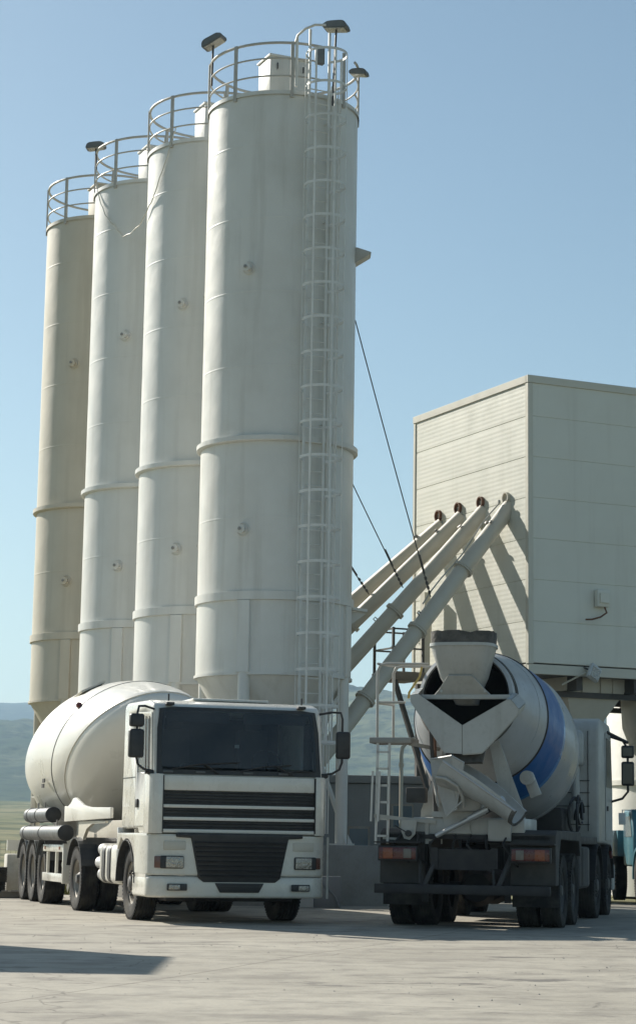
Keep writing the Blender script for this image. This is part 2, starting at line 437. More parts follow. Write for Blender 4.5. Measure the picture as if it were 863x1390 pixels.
def znear(x, y, d):
    right = sm(x / max(y, 1), -0.05, 0.03)
    top = 158 + 78 * right
    r = 22 + top * sm(d, 1550, 3100) ** .9 * (0.86 + .22 * fbm(x, y, 900) + .05 * fbm(x, y, 130, 4))
    return r + (4 * fbm(x, y, 70, 3) + 3.5 * abs(fbm(x, y, 26, 2))) * sm(d, 1700, 2300)
polar('hills', 1600, 3500, 230, -24, 24, 460, znear, land_material('wooded hillside', (0.14, 0.15, 0.07), (0.035, 0.06, 0.022), (0.015, 0.03, 0.012), .0045, .03))
def zfar(x, y, d):
    a = x / y
    ridge = 326 + 30 * sm(a, -.30, -.14) - 55 * sm(a, -.14, -.02) - 60 * sm(a, .02, .25)
    return ridge * sm(d, 3600, 5300) * (0.97 + .09 * fbm(x, y, 1400) + .02 * fbm(x, y, 200, 4))
polar('mountains', 3600, 6200, 60, -24, 24, 160, zfar, land_material('far wooded ridge', (0.05, 0.07, 0.035), (0.025, 0.04, 0.02), (0.015, 0.025, 0.015), .003, .02))

# ------------------------------------------------------------------ the silos
SR = 1.5; ZT = 15.6; ZR = 8.70; ZB = 5.68; ZE = 4.25; PL = 1.1
A0 = -21.0
def pol(r, deg, z):   # angle from the camera side (-Y), positive to the right
    a = R(deg); return Vector((r * math.sin(a), -r * math.cos(a), z))

def make_silo(label, mat, loc, PL=1.1):
    t = thing('cement_silo', label, 'silo', loc, 0, 'row of tall cement silos')
    m = MB()
    prof = [(SR, ZE)]
    z = ZE
    while z < ZT - .01:
        z2 = min(z + 1.47, ZT)
        prof += [(SR, z + .02), (SR, z2 - .02)]
        if z2 < ZT: prof += [(SR + .002, z2 - .012), (SR + .002, z2 + .008)]
        z = z2 + .0
        if z2 >= ZT: break
    m.lathe(prof, n=144)
    m.build('shell', mat, t, sharp=5)
    MB().lathe([(SR + .03, ZT - .06), (SR + .03, ZT + .02), (SR - .02, ZT + .03), (0.3, ZT + .16), (0, ZT + .16)], n=64).build('roof', mat, t)
    MB().lathe([(SR, ZE + .01), (SR + .03, ZE + .01), (SR + .03, ZE - .04), (SR - .03, ZE - .05), (.22, 2.05), (.22, 1.75), (.30, 1.75), (.30, 1.68), (0, 1.68)], n=64).build('cone', mat, t)
    MB().lathe([(SR + .003, ZR + .05), (SR + .085, ZR + .05), (SR + .085, ZR - .035), (SR + .07, ZR - .05), (SR + .003, ZR - .06)], n=96).build('flange_ring', mat, t)
    MB().lathe([(SR + .003, ZB + .11), (SR + .045, ZB + .10), (SR + .045, ZB - .06), (SR + .003, ZB - .07)], n=96).build('stiffener_band', mat, t)
    for k in range(4):
        a = A0 + 90 * k
        q = MB()
        rot = RZ(R(a))
        c = pol(SR + .02, a, (ZB - .07 + ZE) / 2)
        q.box(c, (.26, .07, ZB - .07 - ZE), rot, .008, 1)
        q.cyl(pol(SR - .06, a, ZE - .0), pol(SR - .06, a, PL + .03), .115, n=24)
        q.box(pol(SR - .06, a, PL + .015), (.4, .4, .03), rot)
        for g in (-1, 1):
            q.plate([pol(SR - .06 + .1, a + g * 4, PL + .03), pol(SR - .06 + .18, a + g * 6, PL + .03), pol(SR - .06 + .1, a + g * 4, PL + .2)], .012)
        q.build('leg', mat, t)
    for k in range(4):
        a = A0 + 90 * k; b = a + 90; q = MB()
        lo, hi = (1.55, 3.95)
        q.cyl(pol(SR - .08, a, lo), pol(SR - .08, b, hi), .045, n=12)
        q.build('brace', mat, t)
    # guard rail round the roof
    m = MB(); RG = SR + .0
    g0, g1 = (52 - 19, 52 + 19) if 'nearest' in label else (1e3, 1e3)
    for h, rr_ in ((1.0, .028), (.68, .018), (.32, .018)):
        pts = [pol(RG, a, ZT + h) for a in range(g1 if g1 < 900 else 0, (g0 + 360 if g1 < 900 else 360) + (1 if g1 < 900 else 0), 4)]
        m.tube(pts, rr_, 8, closed=g1 > 900)
    m.build('guard_rail', M['rail'], t)
    for k in range(8):
        a = -83 + 45 * k
        q = MB().box(pol(RG + .02, a, ZT + .45), (.07, .035, 1.14), RZ(R(a)))
        q.build('rail_post', M['rail'], t)
    # vent filter
    q = MB(); rot = RZ(R(24))
    q.box((0.0, -.35, ZT + .16 + .42), (.86, .62, .84), rot, .02, 2)
    q.box((0.0, -.35, ZT + .16 + .86), (.92, .68, .05), rot, .01, 1)
    vf = q.build('vent_filter', mat, t)
    q = MB()
    for s_ in (-.28, .28):
        p = Vector((0, -.35, 0)) + rot @ Vector((s_, -.33, 0))
        q.tube([p + Vector((0, -.0, ZT + .74)), p + Vector((0, -.05, ZT + .8)), p + Vector((0, 0, ZT + .86))], .014, 6)
    q.build('lifting_eye', M['darksteel'], vf)
    # inspection stubs
    for (a, z) in ((-23, 12.05), (-23, 6.95), (-112, 6.9), (-112, 12.0)):
        q = MB(); d = pol(1, a, 0)
        q.lathe([(.13, -.02), (.13, .012), (.12, .02)], pol(SR, a, z), d, 24)
        q.lathe([(.05, 0), (.05, .11), (.085, .11), (.085, .14), (0.0, .14)], pol(SR, a, z), d, 20)
        nb = q.build('nozzle', mat, t)
        MB().lathe([(.02, .138), (.035, .175), (.0, .18)], pol(SR, a, z), d, 12).build('cap', M['steel'], nb)
    return t

def floodlight(parent, foot, head, tilt_dir, mat=None, size=1.0):
    """lamp on a bracket: foot -> pole -> housing pointing towards tilt_dir"""
    foot, head, d = Vector(foot), Vector(head), Vector(tilt_dir).normalized()
    q = MB(); q.tube([foot, head - Vector((0, 0, .02))], .022, 8)
    o = q.build('floodlight', M['darksteel'], parent)
    side = d.cross(Vector((0, 0, 1))).normalized(); up = side.cross(d)
    rot = Matrix((side, d, up)).transposed()
    h = MB(); s = size
    poly = [(-.25, -.08), (.25, -.11), (.27, -.09), (.23, .02), (.16, .06), (-.16, .06), (-.26, .0)]
    t = bmesh.new()
    va = [t.verts.new((-.16 * s, p[0] * s, p[1] * s)) for p in poly]; vb = [t.verts.new((.16 * s, p[0] * s, p[1] * s)) for p in poly]
    t.faces.new(va); t.faces.new(vb[::-1])
    for i in range(7): t.faces.new((va[i], vb[i], vb[(i + 1) % 7], va[(i + 1) % 7]))
    bmesh.ops.recalc_face_normals(t, faces=t.faces)
    bmesh.ops.bevel(t, geom=t.edges[:], offset=.015, segments=2, affect='EDGES', clamp_overlap=True)
    bmesh.ops.transform(t, matrix=Matrix.Translation(head) @ rot.to_4x4(), verts=t.verts)
    h.merge(t)
    for k in range(5):
        h.box(head + rot @ Vector(((-.10 + .05 * k) * s, -.02 * s, .065 * s)), (.008, .2 * s, .03 * s), rot)
    h.build('lamp_housing', mat or M['lamp'], o)
    h = MB(); h.box(head + rot @ Vector((0, .0, -.103 * s)), (.28 * s, .42 * s, .012), rot @ RX(R(-3.4)))
    h.build('lens', M['clear'], o)
    return o

silo_loc = [Vector((-.81 - 1.44 * k, 40.65 + 2.84 * k, 0)) for k in range(4)]
silo_1 = make_silo('nearest and largest looking white silo with a caged ladder running up its side', M['silo_white'], silo_loc[0])
silo_2 = make_silo('white silo directly left of the laddered one, with a loose cable hanging across its top', M['silo_cool'], silo_loc[1])
silo_3 = make_silo('white silo second from the left with a single floodlight on its guard rail', M['silo_cool'], silo_loc[2])
silo_4 = make_silo('yellowed cream silo standing farthest back at the left end of the row', M['silo_cream'], silo_loc[3], .45)

# ladder with cage on the first silo
LA = 25.5
m = MB()
ZL0, ZL1 = 2.6, ZT + 1.25
rot = RZ(R(LA))
def lp(x, out, z): return pol(SR, LA, 0) + rot @ Vector((x, -out, 0)) + Vector((0, 0, z))
for s_ in (-.21, .21):
    m.bar(lp(s_, .16, ZL0), lp(s_, .16, ZL1), .05, .025, up=rot @ Vector((0, 1, 0)))
z = ZL0 + .15
while z < ZT + .1:
    m.cyl(lp(-.21, .16, z), lp(.21, .16, z), .012, n=6); z += .28
z = ZL0 + .4
while z < ZT:
    for s_ in (-.21, .21): m.bar(lp(s_, .0, z), lp(s_, .16, z), .035, .02)
    z += 2.0
lad = m.build('ladder', M['ladder'], silo_1)
z = 2.95
hoops = []
while z < ZT + 1.15: hoops.append(z); z += .665
def hoop(z, r=.40):
    return [lp(r * math.sin(R(b)) , .16 + .30 - r * math.cos(R(b)) * -1 - .06, z) for b in range(-140, 141, 14)]
def hoop_pts(z, r=.40):
    out = []
    for b in range(-150, 151, 12):
        out.append(lp(r * math.sin(R(b)), .16 + .32 + r * math.cos(R(b)), z))
    return out
for z in hoops:
    q = MB(); P = hoop_pts(z)
    for i in range(len(P) - 1): q.bar(P[i], P[i + 1], .008, .05)
    q.build('cage_hoop', M['ladder'], lad)
for b in (-110, -55, 0, 55, 110):
    q = MB(); r = .405
    p0 = lp(r * math.sin(R(b)), .48 + r * math.cos(R(b)), hoops[0]); p1 = lp(r * math.sin(R(b)), .48 + r * math.cos(R(b)), hoops[-1])
    q.bar(p0, p1, .04, .012, up=rot @ Vector((math.sin(R(b)), -math.cos(R(b)), 0)))
    q.build('cage_strap', M['ladder'], lad)
# conduit pipes beside the ladder
q = MB()
for x_, rr_ in ((.34, .028), (.42, .012), (.47, .012)): q.tube([lp(x_, .05, z) for z in (1.3, 4, 8, 12, ZT + .2)], rr_, 8)
q.build('filling_pipe', M['silo_white'], silo_1)
q = MB(); q.tube([pol(SR + .04, 9, ZT + 1.0), pol(SR + .12, 10, ZT + 1.12), pol(SR + .26, 14, ZT + 1.21), pol(SR + .40, 19, ZT + 1.26), pol(SR + .45, 25, ZT + 1.27)], .026, 8); q.tube([pol(SR + .02, 10, ZT + .1), pol(SR + .04, 10, ZT + 1.1)], .03, 8); q.build('entry_rail', M['ladder'], silo_1)
# junction boxes, shelf and lamps
q = MB(); q.box(lp(.02, .12, ZT + .75), (.17, .11, .34), rot, .01); q.build('switch_box', M['lamp'], silo_1)
q = MB(); q.prism([(SR - .02, 12.50), (SR + .29, 12.70), (SR + .30, 12.74), (SR + .02, 12.83), (SR - .02, 12.83)], 'y', -.25, .1, .01); q.build('wall_shelf', M['rail'], silo_1)
q = MB(); q.plate([(SR - .03, -.2, 5.60), (SR + .30, -.2, 5.55), (SR + .30, .1, 5.55), (SR - .03, .1, 5.60)], .05)
q.plate([(SR - .03, -.05, 5.30), (SR + .28, -.05, 5.53), (SR - .03, -.05, 5.58)], .02); q.build('pipe_bracket', M['silo_white'], silo_1)
floodlight(silo_1, pol(SR, -75, ZT + .5), pol(SR + .0, -73, ZT + 1.44), (-.75, .3, -.32), size=.92)
floodlight(silo_1, lp(.34, .06, ZT - .2), lp(.38, .10, ZT + 1.46), (.93, -.30, -.03), size=.95)
floodlight(silo_1, pol(SR, 82, ZT + .9), pol(SR + .02, 84, ZT + .93), (.9, -.35, -.1), size=.72)
floodlight(silo_3, pol(SR, -80, ZT + .6), pol(SR + .02, -82, ZT + 1.20), (-.9, .1, -.05), size=.85)
# loose cable across the third and second silo
def wpt(p): return Vector(p)
a = silo_loc[2] + pol(SR + .03, -66, ZT - .15); b = silo_loc[1] + pol(SR + .02, -30, ZT + .2)
pts = []
ctrl = [silo_loc[2] + pol(SR + .03, -75, ZT + .6), silo_loc[2] + pol(SR + .04, -60, ZT - .3), silo_loc[2] + pol(SR + .06, -46, ZT - .75), silo_loc[2] + pol(SR + .05, -34, ZT - 1.1),
        silo_loc[2] + pol(SR + .12, -22, ZT - 1.38), silo_loc[1] + pol(SR + .10, -80, ZT - 1.45), silo_loc[1] + pol(SR + .05, -62, ZT - 1.2), silo_loc[1] + pol(SR + .04, -50, ZT - .75), silo_loc[1] + pol(SR + .04, -40, ZT - .2), silo_loc[1] + pol(SR + .02, -34, ZT + .3)]
for i in range(len(ctrl) - 1):
    p_, q_ = ctrl[i], ctrl[i + 1]
    for k in range(4): pts.append(p_.lerp(q_, k / 4) + Vector((0, 0, .02 * math.sin(i * 5 + k * 2))))
for _ in range(3):
    sm_ = [ctrl[0]]
    for p_, q_ in zip(ctrl, ctrl[1:]): sm_ += [p_.lerp(q_, .25), p_.lerp(q_, .75)]
    ctrl = sm_ + [ctrl[-1]]
pts = [p_ + Vector((0, 0, .022 * math.sin(i * .55) + .015 * math.sin(i * 1.3))) for i, p_ in enumerate(ctrl)]
tag(MB().tube(pts, .012, 6).build('power_cable', M['whitewire']), 'thin pale cable sagging between the tops of the two middle silos', 'cable')

# foundation
m = MB()
ang = math.atan2(1.44, 2.84)
for k in range(4):
    c = silo_loc[k]
    poly = []
    nn_, ra_ = (4, 2.35) if k < 2 else (24, 1.66)
    for i in range(nn_):
        a = ang + R(45 + 360 / nn_ * i); poly.append((c.x + ra_ * math.cos(a), c.y + ra_ * math.sin(a)))
    m.prism(poly, 'z', -.2, .45 if k == 3 else PL - .004 * k, bev=.02)
tag(m.build('silo_foundation', M['concrete']), 'raised stained concrete plinth under the legs of the silos', 'foundation')

# ------------------------------------------------------------------ mixing plant building (local: +x along the shaded face, +y along the lit face)
BY = R(25.0)
CB = Vector((4.32, 42.5, 0))
B = thing('mixing_plant', 'cream metal clad mixing tower raised on legs to the right of the silos', 'building', CB, BY)
LW, WW, Z0, Z1 = 5.05, 9.0, 4.80, 10.70
def loc2w(x, y, z): return CB + RZ(BY) @ Vector((x, y, z))
# ribbed skins
def ribbed(length, z0, z1, panel, rib, dep):
    """profile of (offset, z)"""
    P = []; z = z0
    while z < z1 - .001:
        ze = min(z + panel, z1)
        P.append((.012, z)); P.append((0, z + .012))
        zz = z + .03
        while zz + rib < ze - .01:
            P += [(0, zz), (dep, zz + rib * .25), (dep, zz + rib * .55), (0, zz + rib * .8)]
            zz += rib
        P += [(0, ze - .008), (.012, ze)]
        z = ze
    return P
P = ribbed(LW, Z0, Z1, .85, .095, -.0016)
m = MB(); m.loft([[Vector((d, y, z)) for d, z in P] for y in (0.06, LW - .06)], closed=False)
m.build('wall', M['clad'], B, sharp=20, label='sunlit ribbed wall that the conveyor tubes run into')
P2 = ribbed(WW, Z0, Z1, .85, .28, -.002)
m = MB(); m.loft([[Vector((x, d, z)) for d, z in P2] for x in (0.06, WW - .06)], closed=False)
m.build('wall', M['clad'], B, sharp=8, label='large shaded wall facing the yard')
m = MB(); m.box2(.06, WW, LW - .05, LW, Z0, Z1); m.box2(WW - .05, WW, .06, LW - .06, Z0, Z1); m.build('wall', M['clad'], B, label='back walls of the tower')
m = MB(); m.box2(.04, WW - .04, .04, LW - .04, Z1 - .06, Z1 + .0); m.build('roof', M['trim'], B)
for (x0, x1, y0, y1) in ((-.03, WW + .03, -.03, .05), (-.03, .05, .055, LW + .03), (WW - .05, WW + .03, .055, LW + .03), (.055, WW - .055, LW - .05, LW + .03)):
    MB().box2(x0, x1, y0, y1, Z1 - .10, Z1 + .06, .008, 1).build('roof_trim', M['trim'], B)
for (x, y) in ((0, 0), (0, LW), (WW, 0), (WW, LW)):
    MB().box2(x - .02, x + .10, y - (.02 if y == 0 else .08), y + (.10 if y == 0 else .02), Z0 - .02, Z1 - .105, .006, 1).build('corner_trim', M['trim'], B)
MB().box2(0.0, WW, .0, .10, Z0 - .22, Z0 - .025, .004, 1).build('base_beam', M['trim'], B)
MB().box2(0.0, .10, .105, LW, Z0 - .22, Z0 - .025, .004, 1).build('base_beam', M['trim'], B)
m = MB(); m.box2(.1, WW - .02, .1, LW - .05, Z0 - .20, Z0 - .15)
for x in (1.2, 2.6, 4.0, 5.4, 6.8): m.box2(x, x + .14, .12, LW - .1, Z0 - .50, Z0 - .205)
for y in (.5, 2.4, 4.3): m.box2(.12, WW - .1, y, y + .14, Z0 - .62, Z0 - .505)
m.build('floor_frame', M['darksteel'], B)
for (x, y) in ((.25, .3), (.25, LW - .3), (WW - .3, .3), (WW - .3, LW - .3), (4.4, LW - .3)):
    q = MB(); q.box2(x - .13, x + .13, y - .13, y + .13, 0, Z0 - .62); q.box2(x - .22, x + .22, y - .22, y + .22, 0, .04); q.build('leg', M['steel'], B)
# discharge hopper above the mixer
q = MB()
def sq(cx, cy, a, b, z): return [Vector((cx - a, cy - b, z)), Vector((cx + a, cy - b, z)), Vector((cx + a, cy + b, z)), Vector((cx - a, cy + b, z))]
q.loft([sq(1.9, 1.2, .72, .72, Z0 - .2), sq(1.9, 1.2, .72, .72, Z0 - .45), sq(1.9, 1.2, .40, .40, Z0 - 1.05), sq(1.9, 1.2, .36, .36, Z0 - 1.25)], True, True)
for s_ in (-.35, .1, .4): q.box2(1.9 + s_, 1.9 + s_ + .03, .44, .50, Z0 - .5, Z0 - .2)
q.build('discharge_hopper', M['conv'], B)
q = MB(); q.lathe([(1.15, 0), (1.15, -.35), (1.12, -.9), (.95, -1.35), (.55, -1.85), (.25, -2.05), (.25, -2.2), (0, -2.2)], (4.15, .9, Z0 - .25), (0, 0, 1), 40)
q.build('weighing_hopper', M['conv'], B)
# window at the foot of the lit wall and small lamps
m = MB(); m.box2(-.035, .0, 4.25, 4.78, 5.55, 6.30, .004, 1)
wf = m.build('window', M['trim'], B); MB().box2(-.045, -.037, 4.30, 4.73, 5.60, 6.25).build('pane', M['sideglass'], wf)
m = MB(); m.box2(1.55, 1.85, -.16, -.02, Z0 + 1.22, Z0 + 1.58, .02); m.box2(1.6, 1.8, -.2, -.165, Z0 + 1.3, Z0 + 1.5)
sb = m.build('wall_lamp', M['clad'], B)
MB().tube([(1.75, -.1, Z0 + 1.22), (1.77, -.15, Z0 + 1.1), (1.6, -.18, Z0 + 1.0), (1.40, -.18, Z0 + .94), (1.25, -.17, Z0 + .93)], .018, 8).build('broken_conduit', M['rust'], sb)
q = MB(); q.tube([(1.30, -.02, Z0 - .04), (1.34, -.14, Z0 - .10)], .02, 8); fl_ = q.build('floodlight', M['darksteel'], B)
q = MB(); q.box((1.42, -.20, Z0 - .16), (.27, .10, .34), RY(R(32)) @ RX(R(-18)), .02, 2); q.build('lamp_housing', M['lampwhite'], fl_)
q = MB(); q.box((1.42, -.262, Z0 - .17), (.21, .012, .27), RY(R(32)) @ RX(R(-18)), .004, 1); q.build('lens', M['clear'], fl_)
q = MB(); q.tube([(.9, .2, Z0 - .4), (1.3, -.05, Z0 - .15)], .02, 6); q.build('conduit', M['trim'], B)
# ------------------------------------------------------------------ screw conveyors from the silos into the tower
ends = [(-.0, 1.13, 7.98), (-.0, 2.25, 8.12), (-.0, 3.28, 8.13), (-.0, 4.20, 8.08)]
import itertools
def unproj_wall(px, py):
    d = f + rr * (px - 431.5) / F - uu * (py - 650.0) / F
    n = RZ(BY) @ Vector((-1, 0, 0)); o = Vector((0, 0, 1.15))
    k = (CB - o).dot(n) / d.dot(n)
    return o + d * k
ENDS = [loc2w(0, 0.86, 8.03), loc2w(0, 1.94, 8.09), loc2w(0, 2.93, 8.10), loc2w(0, 3.83, 8.05)]
names_ = ['nearest grey conveyor tube, the lowest and steepest looking of the four', 'conveyor tube second from the front, entering the lit wall left of the nearest one',
          'conveyor tube third from the front, between two similar tubes', 'rearmost conveyor tube, entering the wall nearest its left edge']
CONV = []
for k in range(4):
    A = silo_loc[k] + Vector((0, 0, 1.45)); E_ = ENDS[k]
    d = (E_ - A).normalized(); Lh = (E_ - A).length
    base = Vector((A.x, A.y, 0))
    t = thing('screw_conveyor', names_[k], 'conveyor', base, 0, 'screw conveyors rising to the mixing tower')
    A_ = A - base
    q = MB(); rad = .165
    q.cyl(A_ - d * .5, A_ + d * (Lh + .12), rad, n=32)
    q.build('tube', M['conv'], t)
    for s_ in ((.16, .38, .60, .80) if k == 0 else (.20, .44, .68) if k == 1 else (.2, .45, .66) if k == 2 else (.2, .45, .68)):
        c = A_ + d * Lh * s_
        q = MB(); q.lathe([(rad, -.035), (rad + .05, -.035), (rad + .05, -.006), (rad + .035, 0), (rad + .05, .006), (rad + .05, .035), (rad, .035)], c, d, 28)
        for b_ in range(10):
            a1 = d.orthogonal().normalized(); b1 = d.cross(a1); an = 2 * math.pi * b_ / 10
            pp = c + (a1 * math.cos(an) + b1 * math.sin(an)) * (rad + .03)
            q.cyl(pp - d * .05, pp + d * .05, .012, n=6)
        q.build('flange', M['conv'], t)
    # lower bearing, inlet
    q = MB(); q.cyl(A_ - d * .5, A_ - d * .9, .12, n=20); q.cyl((A_.x, A_.y, A_.z), (A_.x, A_.y, A_.z + .25), .2, n=20); q.build('inlet', M['conv'], t)
    side = d.cross(Vector((0, 0, 1))).normalized(); up = side.cross(d)
    # eyelet clamps and upper end
    e = A_ + d * (Lh - .30)
    wn = RZ(BY) @ Vector((-1, 0, 0))
    q = MB(); q.lathe([(.125, -.02), (.125, .07), (.10, .07), (.10, .0), (0, .0)], A_ + d * Lh + Vector((0, 0, .26)) + wn * .0, wn, 20); q.build('wall_collar', M['rust'] if k > 0 else M['conv'], t)
    q = MB()
    for s_ in (-.08, .08):
        q.lathe([(.04, 0), (.04, .03), (.02, .04), (0, .04)], e + up * (rad + .0) - side * s_ - d * .22, up, 14)
    for s_ in (.52, .63):
        q.tube([A_ + d * Lh * s_ + up * (rad), A_ + d * Lh * s_ + up * (rad + .06), A_ + d * (Lh * s_ + .06) + up * (rad + .06), A_ + d * (Lh * s_ + .06) + up * rad], .012, 6)
    q.build('eyelet', M['steel'], t)
    if k == 0:
        q = MB(); pts = [A_ + d * Lh * (.66 + .34 * i / 8) + up * (rad + .06 + (.03 * math.sin(i * 1.2))) - side * .05 for i in range(9)]
        q.tube(pts, .016, 6); q.tube([pts[-1], pts[-1] + up * .05 + d * .05], .03, 6)
        q.build('cable_conduit', M['rail'], t)
    CONV.append((A, d, Lh, up))
# stay cables
SC = [('stay cable from the laddered silo to the nearest conveyor tube', 0, 11.4, .685), ('stay cable from behind the laddered silo to the second conveyor tube', 1, 11.7, .735), ('short visible stay cable nearest the laddered silo, ending on the third tube', 2, 11.7, .735)]
for lab, k, z, s_ in SC:
    A, d, Lh, up = CONV[k]
    p1 = A + d * Lh * s_ + up * .2; p0 = silo_loc[k] + Vector((SR, 0, z))
    q = MB(); n_ = 14
    q.tube([p0.lerp(p1, i / n_) - Vector((0, 0, .06 * math.sin(math.pi * i / n_))) for i in range(n_ + 1)], .012, 6)
    v = (p1 - p0).normalized()
    q.tube([p1 - v * .9, p1 - v * .5], .024, 8)
    for i in range(4): q.lathe([(.028, -.03), (.028, .03)], p1 - v * (.1 + .1 * i), v, 8)
    tag(q.build('stay_cable', M['wire']), lab, 'cable', 'stay cables holding the conveyors')

# ------------------------------------------------------------------ wheels
def wheel_meshes(rad, wid, rimr, twin, rimmat):
    """returns datablocks for hub, tyre and rim; outer side faces -x"""
    h = wid / 2
    q = MB()
    prof = [(rimr, -h * .80), (rimr + .03, -h * .92), (rad * .80, -h), (rad * .93, -h * .96), (rad * .985, -h * .80)]
    for g in range(5):
        x0 = -h * .74 + g * (h * 1.48 / 5); wd_ = h * 1.48 / 5
        prof += [(rad, x0 + .004), (rad, x0 + wd_ - .012), (rad - .014, x0 + wd_ - .009), (rad - .014, x0 + wd_ - .002)]
    prof += [(rad * .985, h * .80), (rad * .93, h * .96), (rad * .80, h), (rimr + .03, h * .92), (rimr, h * .80)]
    q.lathe(prof, (0, 0, 0), (1, 0, 0), 56)
    for k in range(56):          # shoulder blocks
        a = 2 * math.pi * k / 56
        for sgn in (-1, 1):
            q.box((sgn * h * .90, math.cos(a) * rad * .965, math.sin(a) * rad * .965), (h * .14, .02, .035), RX(a - math.pi / 2))
    ty = q.build('tyre', M['rubber'])
    q = MB()
    if twin:   # deep dish
        q.lathe([(rimr + .008, -h * .82), (rimr + .004, -h * .70), (rimr * .93, -h * .62), (rimr * .86, -h * .1), (rimr * .80, h * .25), (rimr * .45, h * .30), (rimr * .42, h * .2), (0, h * .2)], (0, 0, 0), (1, 0, 0), 40)
    else:
        q.lathe([(rimr + .008, -h * .82), (rimr + .004, -h * .70), (rimr * .90, -h * .64), (rimr * .86, -h * .30), (rimr * .78, -h * .25), (rimr * .62, -h * .62), (rimr * .40, -h * .80), (rimr * .38, -h * .4), (0, -h * .4)], (0, 0, 0), (1, 0, 0), 40)
    rm = q.build('rim', rimmat)
    q = MB()
    x = h * .2 if twin else -h * .8
    hp_ = .10 if twin else .03
    q.lathe([(rimr * .36, x + .02), (rimr * .34, x - hp_), (rimr * .26, x - hp_ * 1.25), (rimr * .22, x - hp_ * 1.5), (0, x - hp_ * 1.55)], (0, 0, 0), (1, 0, 0), 24)
    for k in range(10):
        a = 2 * math.pi * k / 10; rb = rimr * .56 if not twin else rimr * .6
        xb = (-h * .68 if not twin else h * .28)
        q.cyl((xb + .02, math.cos(a) * rb, math.sin(a) * rb), (xb - .045, math.cos(a) * rb, math.sin(a) * rb), .016, n=6)
    hb = q.build('wheel', M['darkrim'] if rimmat == M['darkrim'] else M['darksteel'])
    d = (hb.data, ty.data, rm.data)
    for o in (hb, ty, rm): bpy.data.objects.remove(o)
    return d
def wheel(parent, meshes, loc, flip=False, steer=0):
    o = bpy.data.objects.new('wheel', meshes[0]); C.objects.link(o); o.parent = parent
    o.location = loc; o.rotation_euler.z = (math.pi if flip else 0) + steer; o.rotation_euler.x = random.random()
    o.rotation_mode = 'XYZ'
    for nm, me in (('tyre', meshes[1]), ('rim', meshes[2])):
        c = bpy.data.objects.new(nm, me); C.objects.link(c); c.parent = o
    return o
W_steer = wheel_meshes(.525, .30, .30, False, M['rim'])
W_twin = wheel_meshes(.51, .28, .30, True, M['rim'])
W_trail = wheel_meshes(.53, .36, .30, True, M['rim'])
W_mix = wheel_meshes(.52, .29, .30, True, M['darkrim'])
W_mixf = wheel_meshes(.52, .30, .30, False, M['darkrim'])

# ------------------------------------------------------------------ the tank lorry (local: -y is forward, x to the viewer's right)
T = thing('tank_lorry', 'white articulated cement tank lorry parked facing the camera on the left', 'lorry', (-1.04, 30.0, 0), R(17.5))
T.scale = (1.04, 1, 1)
WH = M['truck_white']
# cab shell
m = MB()
m.prism([(0.05, 1.22), (0.02, 2.05), (.16, 2.98), (.24, 3.06), (.5, 3.12), (1.9, 3.15), (2.02, 3.08), (2.05, 1.30), (.98, 1.30), (.90, 1.22)], 'x', -1.19, 1.19, bev=.055, seg=3)
cab = m.build('cab', WH, T)
WINP = [(.21, 2.08), (.27, 2.84), (.98, 2.87), (1.0, 2.10)]
def to_world_mb(mb):
    bmesh.ops.transform(mb.bm, matrix=Matrix.Translation((-1.04, 30.0, 0)) @ Matrix.Rotation(R(17.5), 4, 'Z') @ Matrix.Diagonal((1.04, 1, 1, 1)), verts=mb.bm.verts); return mb
cut(cab, to_world_mb(MB().box2(-1.10, 1.10, -.4, 1.92, 2.10, 2.97)), to_world_mb(MB().prism(WINP, 'x', -1.5, 1.5)))
m = MB(); m.box2(-1.09, 1.09, .12, .50, 2.0, 2.14, .03); m.box2(-.75, -.2, .14, .45, 2.12, 2.22, .04) ; dsh = m.build('dashboard', M['plastic'], cab)
m = MB(); m.tube([(.55 + .22 * math.cos(a_ * math.pi / 12), .62 + .10 * math.sin(a_ * math.pi / 12), 2.26 + .19 * math.sin(a_ * math.pi / 12)) for a_ in range(24)], .014, 8, closed=True)
m.bar((.55, .62, 2.26), (.55, .45, 2.08), .04); m.bar((.34, .62, 2.26), (.76, .62, 2.26), .03); m.build('steering_wheel', M['plastic'], cab)
for sx in (-.58, .58):
    m = MB(); m.box2(sx - .25, sx + .25, 1.0, 1.5, 2.02, 2.14, .04); m.box((sx, 1.48, 2.42), (.48, .13, .72), RX(R(-8)), .05, 3); m.box((sx, 1.54, 2.83), (.26, .09, .13), None, .03); m.build('driver_seat', M['cloth'], cab)
m = MB(); m.box2(-1.05, 1.05, 1.80, 1.90, 2.12, 2.95, .01); m.build('bunk_curtain', M['cloth'], cab)
m = MB(); m.box2(-1.0, -.1, .22, .25, 2.80, 2.95, .01); m.box2(.1, 1.0, .22, .25, 2.80, 2.95, .01); m.build('sun_visor', M['cloth'], cab)
m = MB(); m.box2(-.03, .03, .17, .19, 2.45, 2.5); m.box((-.45, .3, 2.17), (.30, .2, .03), None, .005); m.build('papers', M['lampwhite'], dsh)
MB().box2(-.55, .55, .55, 1.5, 3.13, 3.17, .02).build('roof_hatch', WH, cab)
m = MB()
for x in (-.95, .95): m.cyl((x, .3, 3.1), (x, .3, 3.2), .012, n=6)
for x in (-1.02, .85): m.box2(x, x + .11, .10, .22, 3.03, 3.07, .008)
m.build('marker_lamp', M['plastic'], cab)
